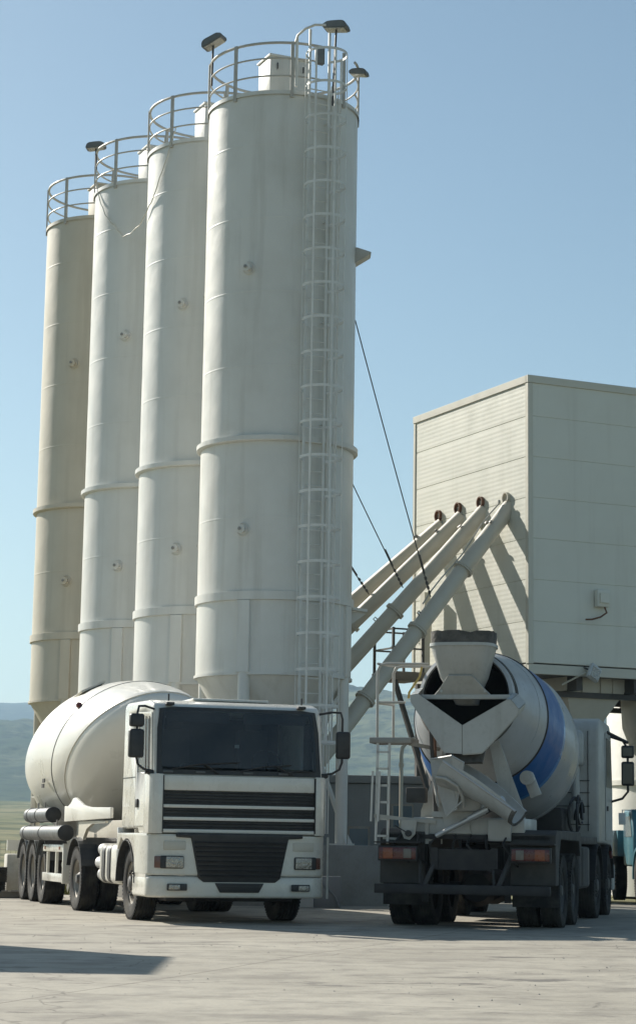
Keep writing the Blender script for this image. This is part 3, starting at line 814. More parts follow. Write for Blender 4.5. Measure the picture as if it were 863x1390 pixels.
# windscreen
def front_y(z): return .02 + (z - 2.05) * .14 / .93
m = MB()
poly = [(-1.155, 2.06), (1.155, 2.06), (1.14, 2.70), (1.10, 2.985), (.9, 3.01), (-.9, 3.01), (-1.10, 2.985), (-1.14, 2.70)]
inner = [(-1.075, 2.125), (1.075, 2.125), (1.06, 2.70), (1.02, 2.935), (.86, 2.955), (-.86, 2.955), (-1.02, 2.935), (-1.06, 2.70)]
def P3(p, o_): return Vector((p[0], front_y(p[1]) + o_, p[1]))
loops = [[P3(p, .02) for p in poly], [P3(p, -.022) for p in poly], [P3(p, -.022) for p in inner], [P3(p, .02) for p in inner], [P3(p, .02) for p in poly]]
m.loft(loops)
sur = m.build('windscreen_surround', M['plastic'], T)
def cyy(x): return -.045 * (1 - (x / 1.12) ** 2)
m = MB(); n1, n2 = 16, 8; V = []; Fc = []
for j in range(n2 + 1):
    z = 2.16 + .80 * j / n2
    for i in range(n1 + 1):
        x = (-1.09 + 2.18 * i / n1) * (1 - .035 * (j / n2) ** 3)
        V.append((x, front_y(z) - .026 + cyy(x) * 1.0, z))
for j in range(n2):
    for i in range(n1): a = j * (n1 + 1) + i; Fc.append((a, a + 1, a + n1 + 2, a + n1 + 1))
m._add(V, Fc)
gl = m.build('windscreen', M['seethrough'], T, recalc=False)
m = MB()
for (x0, z0, x1, z1) in ((-.95, 2.13, -.02, 2.24), (.02, 2.12, .72, 2.22), (.62, 2.11, 1.05, 2.13)):
    y = front_y(2.2) - .085
    m.tube([(x0, y + .01, z0), (x0 * .6 + x1 * .4, y - .01, (z0 + z1) / 2 + .02), (x1, y, z1)], .010, 6)
m.tube([(.75, front_y(2.1) - .04, 2.08), (.5, front_y(2.2) - .1, 2.2)], .014, 6); m.tube([(-.3, front_y(2.1) - .04, 2.08), (-.5, front_y(2.2) - .1, 2.2)], .014, 6)
m.build('wiper', M['plastic'], sur)
m = MB()
for x in (-.55, .12, .62, -1.0): m.box((x, .005, 2.095), (.14, .03, .035), None, .008)
m.build('washer_vent', M['greytube'], sur)
# front panel and grille
m = MB(); m.box2(-1.06, 1.06, -.035, .06, 1.835, 2.045, .015); fp = m.build('front_panel', WH, T)
m = MB(); m.box2(-1.06, 1.06, -.0, .05, 1.25, 1.84)
for k in range(13): m.box((0, -.006, 1.29 + k * .043), (2.08, .02, .012), RX(R(25)))
g = m.build('grille', M['plastic'], T)
for z, th in ((1.617, .045), (1.445, .045), (1.275, .05)):
    MB().box2(-1.06, 1.06, -.045, -.01, z - th / 2, z + th / 2, .006).build('grille_slat', WH, g)
for s_ in (-1, 1):
    # rounded corner panels (air deflectors)
    q = MB(); poly = [(s_ * 1.065, -.05), (s_ * 1.14, -.05), (s_ * 1.20, -.015), (s_ * 1.24, .06), (s_ * 1.25, .20), (s_ * 1.25, .34), (s_ * 1.19, .34), (s_ * 1.065, .05)]
    q.prism(poly, 'z', 1.235, 2.06, bev=.012, seg=2); cp = q.build('corner_panel', WH, T)
    q = MB(); q.box2(s_ * 1.068 - .006, s_ * 1.068 + .006, -.056, .0, 1.26, 2.04); q.build('panel_gap', M['plastic'], cp)
# lower front: bumper with lamps
def lowfront(z0, z1, yo, bev=.04):
    q = MB(); w2 = 1.25
    poly = [(-w2, .95), (-w2, .12 + yo), (-w2 + .05, .03 + yo), (-w2 + .18, -.05 + yo), (-.5, -.10 + yo), (.5, -.10 + yo), (w2 - .18, -.05 + yo), (w2 - .05, .03 + yo), (w2, .12 + yo), (w2, .95)]
    q.prism(poly, 'z', z0, z1, bev=bev, seg=3); return q
# left and right lamp panels
for s_ in (-1, 1):
    q = MB()
    top = [(s_ * .64, -.09), (s_ * 1.07, -.05), (s_ * 1.20, .03), (s_ * 1.25, .12), (s_ * 1.25, .86), (s_ * 1.10, .92), (s_ * .7, .3)]
    bot = [(s_ * .54, -.10)] + top[1:]
    t_ = bmesh.new(); va = [t_.verts.new((p[0], p[1], .665)) for p in bot]; vb = [t_.verts.new((p[0], p[1], 1.225)) for p in top]
    t_.faces.new(va); t_.faces.new(vb[::-1])
    for i in range(7): t_.faces.new((va[i], vb[i], vb[(i + 1) % 7], va[(i + 1) % 7]))
    bmesh.ops.recalc_face_normals(t_, faces=t_.faces)
    bmesh.ops.bevel(t_, geom=t_.edges[:], offset=.02, segments=2, affect='EDGES', clamp_overlap=True); q.merge(t_)
    lpn = q.build('lamp_panel', WH, T)
    yl = lambda x: -.10 + (abs(x) - .5) / .57 * .05
    q = MB(); q.box((s_ * .90, yl(.9) - .006, 1.075), (.30, .02, .12), RZ(s_ * R(5)), .01); q.build('panel_recess', M['conv'], lpn)
    q = MB(); q.box((s_ * .93, yl(.93) - .004, .845), (.32, .06, .175), RZ(s_ * R(5)), .02, 3); hl = q.build('headlight', M['plastic'], T)
    q = MB(); q.box((s_ * .90, yl(.90) - .037, .845), (.235, .02, .15), RZ(s_ * R(5)), .008, 2); q.build('lens', M['clear'], hl)
    q = MB(); q.box((s_ * 1.105, -.0 - .03, .845), (.11, .05, .16), RZ(s_ * R(28)), .01, 2); q.build('indicator', M['smoked'], hl)
    # bumper corner
    q = MB(); q.box((s_ * .86, -.108, .505), (.27, .03, .095), RZ(s_ * R(6)), .012); fg = q.build('fog_lamp', M['plastic'], T)
    q = MB(); q.box((s_ * .90, -.125, .505), (.15, .02, .068), RZ(s_ * R(6)), .006); q.build('lens', M['clear'], fg)
bm_ = lowfront(.36, .655, 0, .045).build('bumper', WH, T)
q = MB(); q.prism([(-.34, .565), (.34, .565), (.27, .435), (-.27, .435)], 'y', -.125, -.09, .01); sl = q.build('bumper_slot', M['plastic'], bm_)
q = MB()
for k in range(3): q.box((0, -.13, .47 + .035 * k), (.54, .012, .01))
q.build('slot_bars', M['chassis'], sl)
# lower intake
q = MB(); q.prism([(-.88, 1.245), (.88, 1.245), (.88, 1.19), (.68, 1.18), (.57, .63), (.50, .575), (-.50, .575), (-.57, .63), (-.68, 1.18), (-.88, 1.19)], 'y', -.115, -.0, .012)
li = q.build('lower_intake', M['plastic'], T)
q = MB()
for k in range(8):
    z = .66 + .065 * k; w_ = .55 + (z - .62) * .19
    q.box((0, -.122, z), (2 * w_, .025, .026), RX(R(30)))
q.build('intake_slats', M['chassis'], li)
# side of the cab (viewer's left side, x negative) and mirrored
for s_ in (-1, 1):
    xs = s_ * 1.192
    q = MB(); q.prism([(.14, 1.34), (.10, 2.06), (.20, 2.93), (1.08, 2.97), (1.10, 1.34)], 'x', xs, xs + s_ * .012, .004, 1)
    dr = q.build('door', WH, T)
    cut(dr, to_world_mb(MB().prism(WINP, 'x', -1.5, 1.5)))
    q = MB(); q.plate([(xs + s_ * .004, y_, z_) for y_, z_ in WINP], .0005); q.build('window', M['seeside'], dr)
    q = MB(); q.prism([(.40, 2.05), (.46, 2.88), (.50, 2.88), (.44, 2.05)], 'x', xs + s_ * .021, xs + s_ * .032)
    q.prism([(.19, 2.05), (.25, 2.87), (.28, 2.87), (.22, 2.05)], 'x', xs + s_ * .021, xs + s_ * .032); q.build('window_bar', M['plastic'], dr)
    q = MB(); q.box2(xs + s_ * .013, xs + s_ * .04, .86, .99, 1.60, 1.72, .008); q.build('handle', M['plastic'], dr); q = MB(); q.box2(xs + s_ * .013, xs + s_ * .03, .30, .36, 1.60, 1.72, .006); q.build('side_vent', M['plastic'], dr)
    q = MB(); q.box2(xs, xs + s_ * .006, 1.13, 1.14, 1.32, 2.95); q.box2(xs, xs + s_ * .005, .14, 2.0, 2.035, 2.045); q.build('seam', M['plastic'], dr)
    # wheel arch body below the cab
    q = MB()
    arch = [(.14, 1.215), (.14, .66), (.70, .66)]
    arch = [(.12, 1.24), (.12, .38), (.72, .38), (.80, .60)] + [(1.4 - .62 * math.cos(R(a)), .54 + .62 * math.sin(R(a))) for a in range(14, 120, 12)] + [(1.78, 1.18), (2.02, 1.0), (2.04, 1.24)]
    q.prism(arch, 'x', s_ * 1.16, s_ * 1.245, .012, 2); q.build('wheel_arch', WH, T)
    q = MB(); pts = [(s_ * 1.2, 1.4 - .60 * math.cos(R(a)), .54 + .60 * math.sin(R(a))) for a in range(0, 181, 12)]
    for i in range(len(pts) - 1):
        p_, r_ = Vector(pts[i]), Vector(pts[i + 1]); q.bar(p_ - Vector((s_ * .15, 0, 0)), r_ - Vector((s_ * .15, 0, 0)), .42, .012, up=(p_ + r_) / 2 - Vector((s_ * 1.2, 1.4, .54)))
    q.build('arch_liner', M['plastic'], T)
    q = MB(); q.box2(s_ * 1.0, s_ * 1.24, 2.0, 2.07, 1.05, 1.32, .01); q.build('mudguard_flap', M['alu'], T)
    # entry steps
    q = MB(); q.box2(s_ * 1.06, s_ * 1.22, .28, .72, .385, .42); q.box2(s_ * 1.06, s_ * 1.22, .30, .70, .70, .73); q.build('step', M['alu'], T)
# mirrors
def mirror(s_, rows):
    q = MB()
    q.tube([(s_ * 1.18, .18, 2.97), (s_ * 1.33, .06, 3.0), (s_ * 1.43, -.02, 2.99), (s_ * 1.45, -.03, 2.9), (s_ * 1.45, -.03, 2.28), (s_ * 1.42, -.01, 2.18), (s_ * 1.33, .03, 2.12), (s_ * 1.2, .08, 2.10)], .017, 8)
    q.lathe([(.05, 0), (.035, .08), (.02, .1)], (s_ * 1.19, .1, 2.07), (s_ * 1, -.2, .25), 12)
    o = q.build('mirror_arm', M['plastic'], T)
    for (z0, z1, w_) in rows:
        q = MB(); q.box((s_ * 1.46, -.04, (z0 + z1) / 2), (w_, .11, z1 - z0), RZ(s_ * R(-8)), .035, 3); q.build('mirror', M['plastic'], o)
        q = MB(); q.box((s_ * 1.46 - .0, .018, (z0 + z1) / 2), (w_ - .05, .01, z1 - z0 - .06), RZ(s_ * R(-8)), .004, 1); q.build('mirror_glass', M['mirror'], o)
mirror(-1, ((2.70, 2.885, .20), (2.27, 2.67, .21)))
mirror(1, ((2.33, 2.72, .20),))
# yellowish corner pole at the viewer's right of the bumper
q = MB(); q.tube([(1.262, -.03, .36), (1.262, -.03, 1.22)], .016, 8); q.build('marker_pole', M['rail'], T)
AX = (8.85, 10.05, 11.25)
# underbody: chassis, axle, engine
m = MB(); m.box2(-.5, -.4, .3, 6.0, .72, .98); m.box2(.4, .5, .3, 6.0, .72, .98)
m.box2(-.42, .42, .5, 1.6, .45, 1.25, .04); m.cyl((-.95, 1.4, .5), (.95, 1.4, .5), .07, n=12); m.cyl((-.95, 5.2, .5), (.95, 5.2, .5), .09, n=12)
m.lathe([(.0, -.2), (.2, -.15), (.25, 0), (.2, .15), (0, .2)], (0, 5.2, .5), (0, 1, 0), 20)
m.box2(-.9, .9, .4, .9, .30, .42, .02); m.box2(-1.0, 1.0, 2.1, 6.2, .98, 1.06)
m.cyl((-.5, .35, .36), (-.1, .35, .36), .05, n=10)
m.build('chassis', M['chassis'], T)
for s_, fl in ((-1, False), (1, True)):
    wheel(T, W_steer, (s_ * 1.03, 1.4, .525), fl, R(0))
    wheel(T, W_twin, (s_ * 1.09, 5.2, .51), fl); wheel(T, W_twin, (s_ * .77, 5.2, .51), fl)
    for y in AX: wheel(T, W_trail, (s_ * 1.05 + (y - 5.2) * .028, y, .53), fl, R(-2))
# fuel tank in three ribbed bays, air bottles
for s_ in (-1, 1):
    q = MB(); q.box2(s_ * .72, s_ * 1.20, 2.20, 3.55, .48, 1.08, .11, 4)
    ft = q.build('fuel_tank', M['truck_white'], T)
    for y in (2.75, 3.15):
        q = MB(); q.box((s_ * .96, y, .78), (.51, .05, .59), None, .12, 4); q.build('tank_strap', M['plastic'], ft)
    q = MB(); q.cyl((s_ * 1.0, 2.5, 1.05), (s_ * 1.0, 2.5, 1.12), .07, n=16); q.build('filler_cap', M['plastic'], ft)
    for i, z in enumerate((.60, .78, .98)):
        q = MB(); q.lathe([(0, 0), (.06, .01), (.10, .05), (.10, .55), (.06, .6), (0, .61)], (s_ * (.98 + .04 * (i == 1)), 3.66, z), (0, 1, 0), 20); q.build('air_bottle', M['alu'], T)
    q = MB()
    for y0 in (5.2,):
        pts = [(y0 - .63 * math.cos(R(a)), .56 + .60 * math.sin(R(a))) for a in range(15, 166, 10)]
        for i in range(len(pts) - 1):
            q.bar((s_ * .93, pts[i][0], pts[i][1]), (s_ * .93, pts[i + 1][0], pts[i + 1][1]), .66, .02, up=(0, (pts[i][0] - y0), pts[i][1] - .56))
    q.build('mudguard', M['plastic'], T)
    q = MB()
    for y0 in AX:
        xo = (y0 - 5.2) * .028
        pts = [(y0 - .60 * math.cos(R(a)), .56 + .60 * math.sin(R(a))) for a in range(20, 161, 10)]
        for i in range(len(pts) - 1):
            q.bar((s_ * 1.05 + xo, pts[i][0], pts[i][1]), (s_ * 1.05 + xo, pts[i + 1][0], pts[i + 1][1]), .38, .02, up=(0, (pts[i][0] - y0), pts[i][1] - .56))
    q.build('mudguard', M['greytube'], T)
    # side guard of the trailer
    q = MB(); x = s_ * 1.2
    for (z0, z1) in ((.92, 1.04), (.42, .56)): q.box2(x - .03, x + .03, 6.35, 8.15, z0, z1, .008)
    for y in (6.95, 7.75): q.box2(x - .02, x + .02, y, y + .08, .56, .92)
    q.box2(x - .28 * s_, x + .03 * s_, 6.28, 6.35, .40, 1.06, .01)
    sg = q.build('side_guard', M['truck_white'], T)
    q = MB()
    for y in (6.55, 7.9): q.box2(x + s_ * .031, x + s_ * .04, y, y + .09, .96, 1.01)
    q.build('reflector', M['orange'], sg)
    q = MB(); q.lathe([(0, 0), (.09, .01), (.13, .05), (.13, .4), (.09, .44), (0, .45)], (s_ * .9, 7.1, .70), (0, 1, 0), 18); q.build('air_bottle', M['conv'], T)
# tank
NT = 72
def ring(cy, ky, cz, rx, rz):
    return [Vector((rx * math.cos(2 * math.pi * i / NT), cy + ky * math.sin(2 * math.pi * i / NT), cz + rz * math.sin(2 * math.pi * i / NT))) for i in range(NT)]
def cap(cy, ky, cz, rx, rz, apex, steps=10):
    R0 = ring(cy, ky, cz, rx, rz); c = Vector((0, cy, cz)); out = []
    for j in range(1, steps + 1):
        a = math.pi / 2 * j / steps
        out.append([c + (p - c) * max(math.cos(a), .002) + (apex - c) * math.sin(a) for p in R0])
    return out
fc_ = cap(6.23, -1.71, 2.46, 1.19, 1.04, Vector((0, 5.66, 1.92)))
rg = list(reversed(fc_))
def tank_ring(u, off=0.0):
    e_ = abs(2 * u - 1); bk = u > .5
    return ring(6.25 + 4.05 * u, -1.70 + 3.0 * u, 2.60 - (.34 if bk else .14) * e_ ** 2.2, 1.31 - .10 * e_ ** 5 + off, 1.29 - (.27 if bk else .23) * e_ ** 2.6 + off)
rg += [tank_ring(i / 28) for i in range(29)]
rg += cap(10.3, 1.3, 2.26, 1.14, 1.02, Vector((0, 10.6, 1.6)))
m = MB(); m.loft(rg, True, True)
tank = m.build('tank', M['tank_white'], T, sharp=50)
def ringtube(r_, rad): return MB().tube([p for p in r_], rad, 6, closed=True)
ringtube(tank_ring(.0, .004), .009).build('weld_seam', M['conv'], tank)
ringtube(tank_ring(.22, .002), .008).build('weld_seam', M['greytube'], tank)
# catwalk on top, to the viewer's left
q = MB(); q.plate([(-.80, 7.4, 3.66), (-.40, 7.4, 3.86), (-.40, 10.4, 3.55), (-.80, 10.4, 3.33)], .035); q.build('catwalk', M['conv'], tank)
for (x, y, z) in ((-.98, 6.5, 3.30), (-1.02, 9.7, 3.06)):
    q = MB(); q.lathe([(.0, 0), (.05, .02), (.055, .06), (.03, .1), (0, .11)], (x, y, z + .05), (-.6, -.3, .5), 14); mk = q.build('marker_lamp', M['red'], tank)
    MB().tube([(x + .03, y, z + .07), (x + .10, y + .02, z - .02), (x + .2, y, z - .06)], .02, 6).build('lamp_stem', M['tank_white'], mk)
q = MB()
for i in range(3):
    for j in range(2): q.box((-1.285 + .01 * (j), 8.0 + i * .07, 2.05 + j * .09), (.02, .05, .07))
q.build('name_plate', M['darksteel'], tank)
# skirts, saddle and gooseneck
for s_ in (-1, 1):
    q = MB(); x = s_ * 1.22
    q.prism([(2.7, 1.46), (6.35, 1.42), (6.35, 1.68), (6.1, 1.67), (5.85, 1.72), (5.65, 1.80), (5.45, 1.81), (5.2, 1.76), (4.8, 1.68), (4.2, 1.64), (2.7, 1.62)], 'x', x - .05 * s_, x, .01); q.build('skirt', M['tank_white'], T)
    q = MB(); q.prism([(3.7, 1.12), (6.9, 1.0), (8.4, 1.0), (8.4, 1.45), (3.7, 1.45)], 'x', s_ * .62, s_ * .5, .01); q.build('frame_rail', M['conv'], T)
    q = MB(); q.prism([(5.35, 1.06), (5.35, 1.42), (3.3, 1.42), (3.3, 1.39), (4.3, 1.38), (4.72, 1.30), (4.95, 1.16), (5.0, 1.06)], 'x', s_ * 1.12, s_ * 1.17); q.build('skirt_bracket', M['conv'], T)
    # hose tubes
    for (y0, y1, z, xx) in ((5.95, 9.7, 1.235, 1.26), (7.35, 9.6, 1.545, 1.22)):
        q = MB(); q.cyl((s_ * xx, y0 + .03, z), (s_ * xx, y1, z), .125, n=28)
        for yy in (y0 + .02, y0 + (y1 - y0) * .5, y1 - .3): q.lathe([(.126, -.03), (.135, -.025), (.135, .025), (.126, .03)], (s_ * xx, yy, z), (0, 1, 0), 28)
        ht = q.build('hose_tube', M['greytube'], T)
        q = MB(); q.lathe([(0, -.02), (.11, -.02), (.131, -.01), (.131, .06)], (s_ * xx, y0, z), (0, 1, 0), 28); q.build('tube_lid', M['plastic'], ht)
        q = MB()
        for yy in (y0 + .8, y1 - .8): q.tube([(s_ * xx, yy, z + .12), (s_ * xx, yy, z + .22)], .015, 6)
        q.build('tube_hanger', M['steel'], ht)
m = MB(); m.loft([ring(7.6, -.05, 1.55, .75, .2), [Vector((v.x * .3, v.y, v.z - .55)) for v in ring(7.6, -.05, 1.55, .75, .2)]], True, True)
m.build('discharge_cone', M['tank_white'], T)
m = MB(); m.box2(-.62, .62, 6.9, 12.4, .86, 1.0); m.box2(-.5, .5, 3.7, 5.9, 1.10, 1.30)
for y in AX: m.cyl((-1, y, .53), (1, y, .53), .075, n=12)
for y in (6.0, 6.2): m.box2(-.8, -.74, y, y + .08, .1, .9)
m.build('trailer_chassis', M['chassis'], T)
m = MB(); m.plate([(-1.18, 12.35, .9), (1.18, 12.35, .9), (1.18, 12.35, 1.1), (-1.18, 12.35, 1.1)], .08)
m.tube([(-1.0, 11.0, 1.0), (-1.02, 10.6, 1.9)], .03, 8); m.tube([(-.9, 11.0, 1.0), (-1.02, 10.6, 1.9)], .03, 8)
m.build('rear_frame', M['tank_white'], T)
# ------------------------------------------------------------------ the mixer lorry (local: +y is forward, away from the camera)
X = thing('concrete_mixer_lorry', 'white concrete mixer lorry with a blue banded drum, seen from behind on the right', 'lorry', (2.4, 30.75, 0), R(-13.8))
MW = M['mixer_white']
m = MB()
for s_ in (-1, 1): m.box2(s_ * .42 - .05, s_ * .42 + .05, -1.25, 6.9, .82, 1.10)
for y in (0, 1.35, 4.55, 6.3): m.cyl((-1.0, y, .52), (1.0, y, .52), .08, n=12)
for y in (0, 1.35): m.lathe([(0, -.24), (.2, -.18), (.27, 0), (.2, .18), (0, .24)], (0, y, .54), (0, 1, 0), 18)
m.cyl((0, 1.3, .6), (0, 4.6, .75), .06, n=10)
m.box2(-.42, .42, -1.22, -1.05, .80, 1.08); m.box2(-.3, .3, 1.9, 2.4, .5, .9); m.box2(-1.15, 1.15, -1.0, -.9, 1.22, 1.28)
m.box2(-.42, .42, 4.9, 6.8, .45, 1.2)
for x in (-.62, .55): m.box2(x - .04, x + .04, -.9, -.82, .35, 1.2)
m.build('chassis', M['chassis'], X)
# rear bumper bar and its struts
q = MB(); q.box2(-1.22, 1.22, -1.48, -1.38, .47, .60, .012); rb = q.build('underrun_bar', M['chassis'], X)
for x in (-.55, .48):
    q = MB(); q.tube([(x + .18, -1.1, 1.05), (x + .02, -1.40, .58)], .035, 8); q.tube([(x - .10, -1.1, .95), (x - .04, -1.40, .60)], .02, 8); q.build('strut', M['mud'], rb)
# tail lamps
for s_ in (-1, 1):
    q = MB(); c = s_ * .93
    q.box2(c - .28, c + .28, -1.30, -1.22, .91, 1.12, .012); tl = q.build('tail_lamp', M['plastic'], X)
    out = c + s_ * .18
    q = MB(); q.box2(c - .26, c + .26, -1.322, -1.302, .935, 1.095, .006); q.build('red_lens', M['red'], tl)
    q = MB(); q.box2(c + s_ * (.06), c + s_ * .20, -1.336, -1.324, .94, 1.09, .004); q.build('orange_lens', M['orange'], tl)
    q = MB(); q.box2(c - s_ * (.20), c - s_ * .09, -1.336, -1.324, .95, 1.08, .004); q.build('clear_lens', M['tailclear'], tl)
    q = MB(); q.box2(c - .33, c + .33, -1.34, -1.0, 1.155, 1.175); q.build('lamp_shelf', M['chassis'], X)
    # rear mudguard box
    q = MB(); x0, x1 = s_ * .60, s_ * 1.24
    prof = [(-1.0, .60), (-1.0, 1.30), (-.85, 1.36), (1.95, 1.36), (2.05, 1.22), (2.0, 1.0), (1.90, 1.0), (1.75, 1.22), (-.45, 1.24), (-.62, 1.0), (-.70, .60)]
    q.prism(prof, 'x', x0, x1, .01, 1); q.build('mudguard', M['mud'], X)
    q = MB(); q.box2(x0, x1, -.76, -.74, .30, .60); q.build('mud_flap', M['rubber'], X)
for s_, fl in ((-1, False), (1, True)):
    for y in (0, 1.35):
        wheel(X, W_mix, (s_ * 1.08, y, .52), fl); wheel(X, W_mix, (s_ * .745, y, .52), fl)
    for y in (4.55, 6.3):
        wheel(X, W_mixf, (s_ * 1.06, y, .52), fl)
        q = MB(); pts = [(y - .60 * math.cos(R(a)), .56 + .62 * math.sin(R(a))) for a in range(5, 176, 10)]
        for i in range(len(pts) - 1):
            q.bar((s_ * 1.06, pts[i][0], pts[i][1]), (s_ * 1.06, pts[i + 1][0], pts[i + 1][1]), .36, .02, up=(0, (pts[i][0] - y), pts[i][1] - .56))
        q.build('mudguard', M['chassis'], X)
    q = MB(); q.box2(s_ * .62, s_ * 1.18, 2.35, 3.7, .5, 1.15, .06, 3); st = q.build('fuel_tank', M['darksteel'], X)
    q = MB()
    for k in range(3): q.cyl((s_ * 1.18, 2.6 + k * .2, .55), (s_ * 1.18, 2.6 + k * .2, 1.12), .05, n=14)
    q.build('air_bottle', M['darkrim'], X)
# drum
ax0 = Vector((-.08, -.72, 3.24)); ax = Vector((0, 1, -.17)).normalized()
prof = [(.60, .08), (.63, 0), (.68, .03), (.70, .14)]
rp = lambda t: .66 + (t - .15) / 1.6 * .27 if t < 1.75 else (.93 + (t - 1.75) / 1.25 * .24 if t < 3.0 else (1.17 + .03 * math.sin((t - 3.0) / .7 * 3.14) if t < 3.7 else 1.17 - (t - 3.7) ** 1.35 * .42))
def rdrum(t):
    if t < 2.9: 
        K = ((.15, .70), (1.0, .91), (1.42, 1.01), (2.4, 1.125), (2.9, 1.18))
        for (a_, b_), (c_, d_) in zip(K, K[1:]):
            if t <= c_: return b_ + (d_ - b_) * (t - a_) / (c_ - a_)
        return .70
    if t < 3.7: return 1.20
    return 1.20 - .62 * ((t - 3.7) / 1.4) ** 1.5
ts = [.15 + 4.95 * i / 40 for i in range(41)]
m = MB(); m.lathe(prof + [(rdrum(t), t) for t in ts] + [(.5, 5.15), (0, 5.2)], ax0, ax, 80)
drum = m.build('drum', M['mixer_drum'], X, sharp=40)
m = MB(); m.lathe([(.615, .03), (.60, .06), (.62, .5), (.9, 2.0), (.0, 2.1)], ax0, ax, 48); m.build('drum_inside', M['chassis'], drum)
def band(t0, t1, off, mat, nm):
    P_ = [(rdrum(t0) - .002, t0)] + [(rdrum(t0 + (t1 - t0) * i / 8) + off, t0 + (t1 - t0) * i / 8) for i in range(9)] + [(rdrum(t1) - .002, t1)]
    return MB().lathe(P_, ax0, ax, 80).build(nm, mat, drum, sharp=60)
band(1.40, 2.32, .005, M['blue'], 'blue_band')
band(2.32, 2.42, .005, M['lightblue'], 'light_blue_stripe')
band(1.36, 1.39, .012, M['chassis'], 'drum_seam')
band(3.62, 3.66, .008, M['mixer_drum'], 'drum_seam')
band(.15, .24, .010, M['crust'], 'mouth_ring')
band(1.05, 1.06, .006, M['mixer_drum'], 'drum_seam')
# roller ring support and rear pedestal
m = MB()
m.lathe([(.09, -.06), (.105, -.05), (.105, .05), (.09, .06), (.04, .06), (.04, .09), (0, .09)], (.66, .30, 2.12), (0, -1, 0), 24)
m.box((.70, .50, 2.02), (.17, .06, .36), RY(R(-22)), .02); m.build('support_roller', MW, X)
for s_ in (-1, 1):
    q = MB()
    q.plate([(s_ * .22, -.55, 2.65), (s_ * .36, -.55, 2.65), (s_ * .74, -.55, 1.62), (s_ * .74, -.55, 1.30), (s_ * .50, -.55, 1.30)], .03)
    q.plate([(s_ * .22, -.52, 2.66), (s_ * .36, -.52, 2.66), (s_ * .36, -.30, 2.55), (s_ * .22, -.30, 2.55)], .03)
    q.plate([(s_ * .36, -.55, 2.65), (s_ * .36, -.25, 2.60), (s_ * .74, .1, 1.30), (s_ * .74, -.55, 1.30)], .025)
    q.build('pedestal_frame', MW, X)
m = MB(); m.box2(-.78, .80, -.95, .3, 1.28, 1.52, .02); m.box2(.30, .62, -1.05, -.93, 1.20, 1.50, .01); m.box2(-.50, .1, -1.0, -.6, 1.52, 1.60); m.build('pedestal_base', MW, X)
m = MB(); m.box2(-.30, .22, -1.10, -.72, 1.60, 1.98, .03, 3); m.cyl((-.2, -.9, 1.98), (-.2, -.9, 2.1), .06, n=14); m.build('hydraulic_box', MW, X)
# feed hopper
q = MB()
def rr4(cx, cy, a, b, z, n=8, p=3.2):
    out = []
    for i in range(32):
        t = 2 * math.pi * i / 32; c_, s__ = math.cos(t), math.sin(t)
        out.append(Vector((cx + a * math.copysign(abs(c_) ** (2 / p), c_), cy + b * math.copysign(abs(s__) ** (2 / p), s__), z)))
    return out
hx, hy = -.07, -.92
q.loft([rr4(hx, hy, .46, .44, 3.94), rr4(hx, hy, .45, .43, 3.90), rr4(hx, hy + .05, .33, .33, 3.48), rr4(hx, hy + .15, .22, .24, 3.28), rr4(hx, hy + .3, .16, .18, 3.12)], False, False)
q.loft([rr4(hx, hy, .435, .415, 3.94), rr4(hx, hy + .05, .31, .31, 3.48), rr4(hx, hy + .3, .14, .16, 3.12)], False, False)
q.loft([rr4(hx, hy, .47, .45, 3.905), rr4(hx, hy, .47, .45, 3.95), rr4(hx, hy, .435, .415, 3.945)], False, False)
hp = q.build('feed_hopper', MW, X)
q = MB(); top = rr4(hx, hy, .455, .43, 4.12); top = [p + Vector((0, 0, .02 * noise.noise(Vector((i * .7, 0, 0))) - (.03 if i % 11 == 3 else 0))) for i, p in enumerate(top)]
q.loft([rr4(hx, hy, .45, .43, 3.93), top, [p + Vector(((hx - p.x) * .05, (hy - p.y) * .05, 0)) for p in top], rr4(hx, hy, .42, .40, 3.93)], False, False); q.build('rubber_collar', M['crust'], hp)
q = MB(); q.plate([(hx - .40, -1.02, 3.24), (hx + .40, -1.02, 3.24), (hx + .34, -1.05, 3.30), (hx + .17, -1.22, 3.50), (hx - .17, -1.22, 3.50), (hx - .34, -1.05, 3.30)], .03)
q.build('saddle_plate', MW, X)
q = MB(); q.box2(-.70, .60, -1.06, -.96, 3.17, 3.235, .008); 
for x in (-.36, .26): q.cyl((x, -1.10, 3.28), (x, -1.04, 3.28), .022, n=8)
cb = q.build('cross_beam', MW, X)
# V-shaped collecting chute
def wing(s_):
    q = MB(); cx = -.02
    if s_ < 0: O = [(cx, 2.79), (cx - .66, 3.24), (cx - .77, 3.22), (cx - .76, 3.12), (cx - .26, 2.41), (cx, 2.39)]
    else: O = [(cx, 2.79), (cx + .60, 3.15), (cx + .66, 3.14), (cx + .76, 3.02), (cx + .74, 2.94), (cx + .42, 2.58), (cx + .26, 2.41), (cx, 2.39)]
    front = [Vector((x, -1.30 + .18 * abs(x - cx), z)) for x, z in O]
    q.plate(front if s_ < 0 else front[::-1], .02)
    n_ = len(O)
    idx = [k for k in range(1, n_ - 1)]
    for i in range(1, n_ - 1):
        a, b = front[i], front[i + 1]
        q.plate([a, b, b + Vector((.02 * s_, .50, .12)), a + Vector((.02 * s_, .50, .12))], .015)
    return q.build('collecting_chute', MW, X)
wing(-1); wing(1)
q = MB(); q.plate([(-.28, -1.15, 2.26), (.24, -1.15, 2.26), (.26, -1.0, 2.46), (-.30, -1.0, 2.46)], .05); q.build('rubber_seal', M['crust'], X)
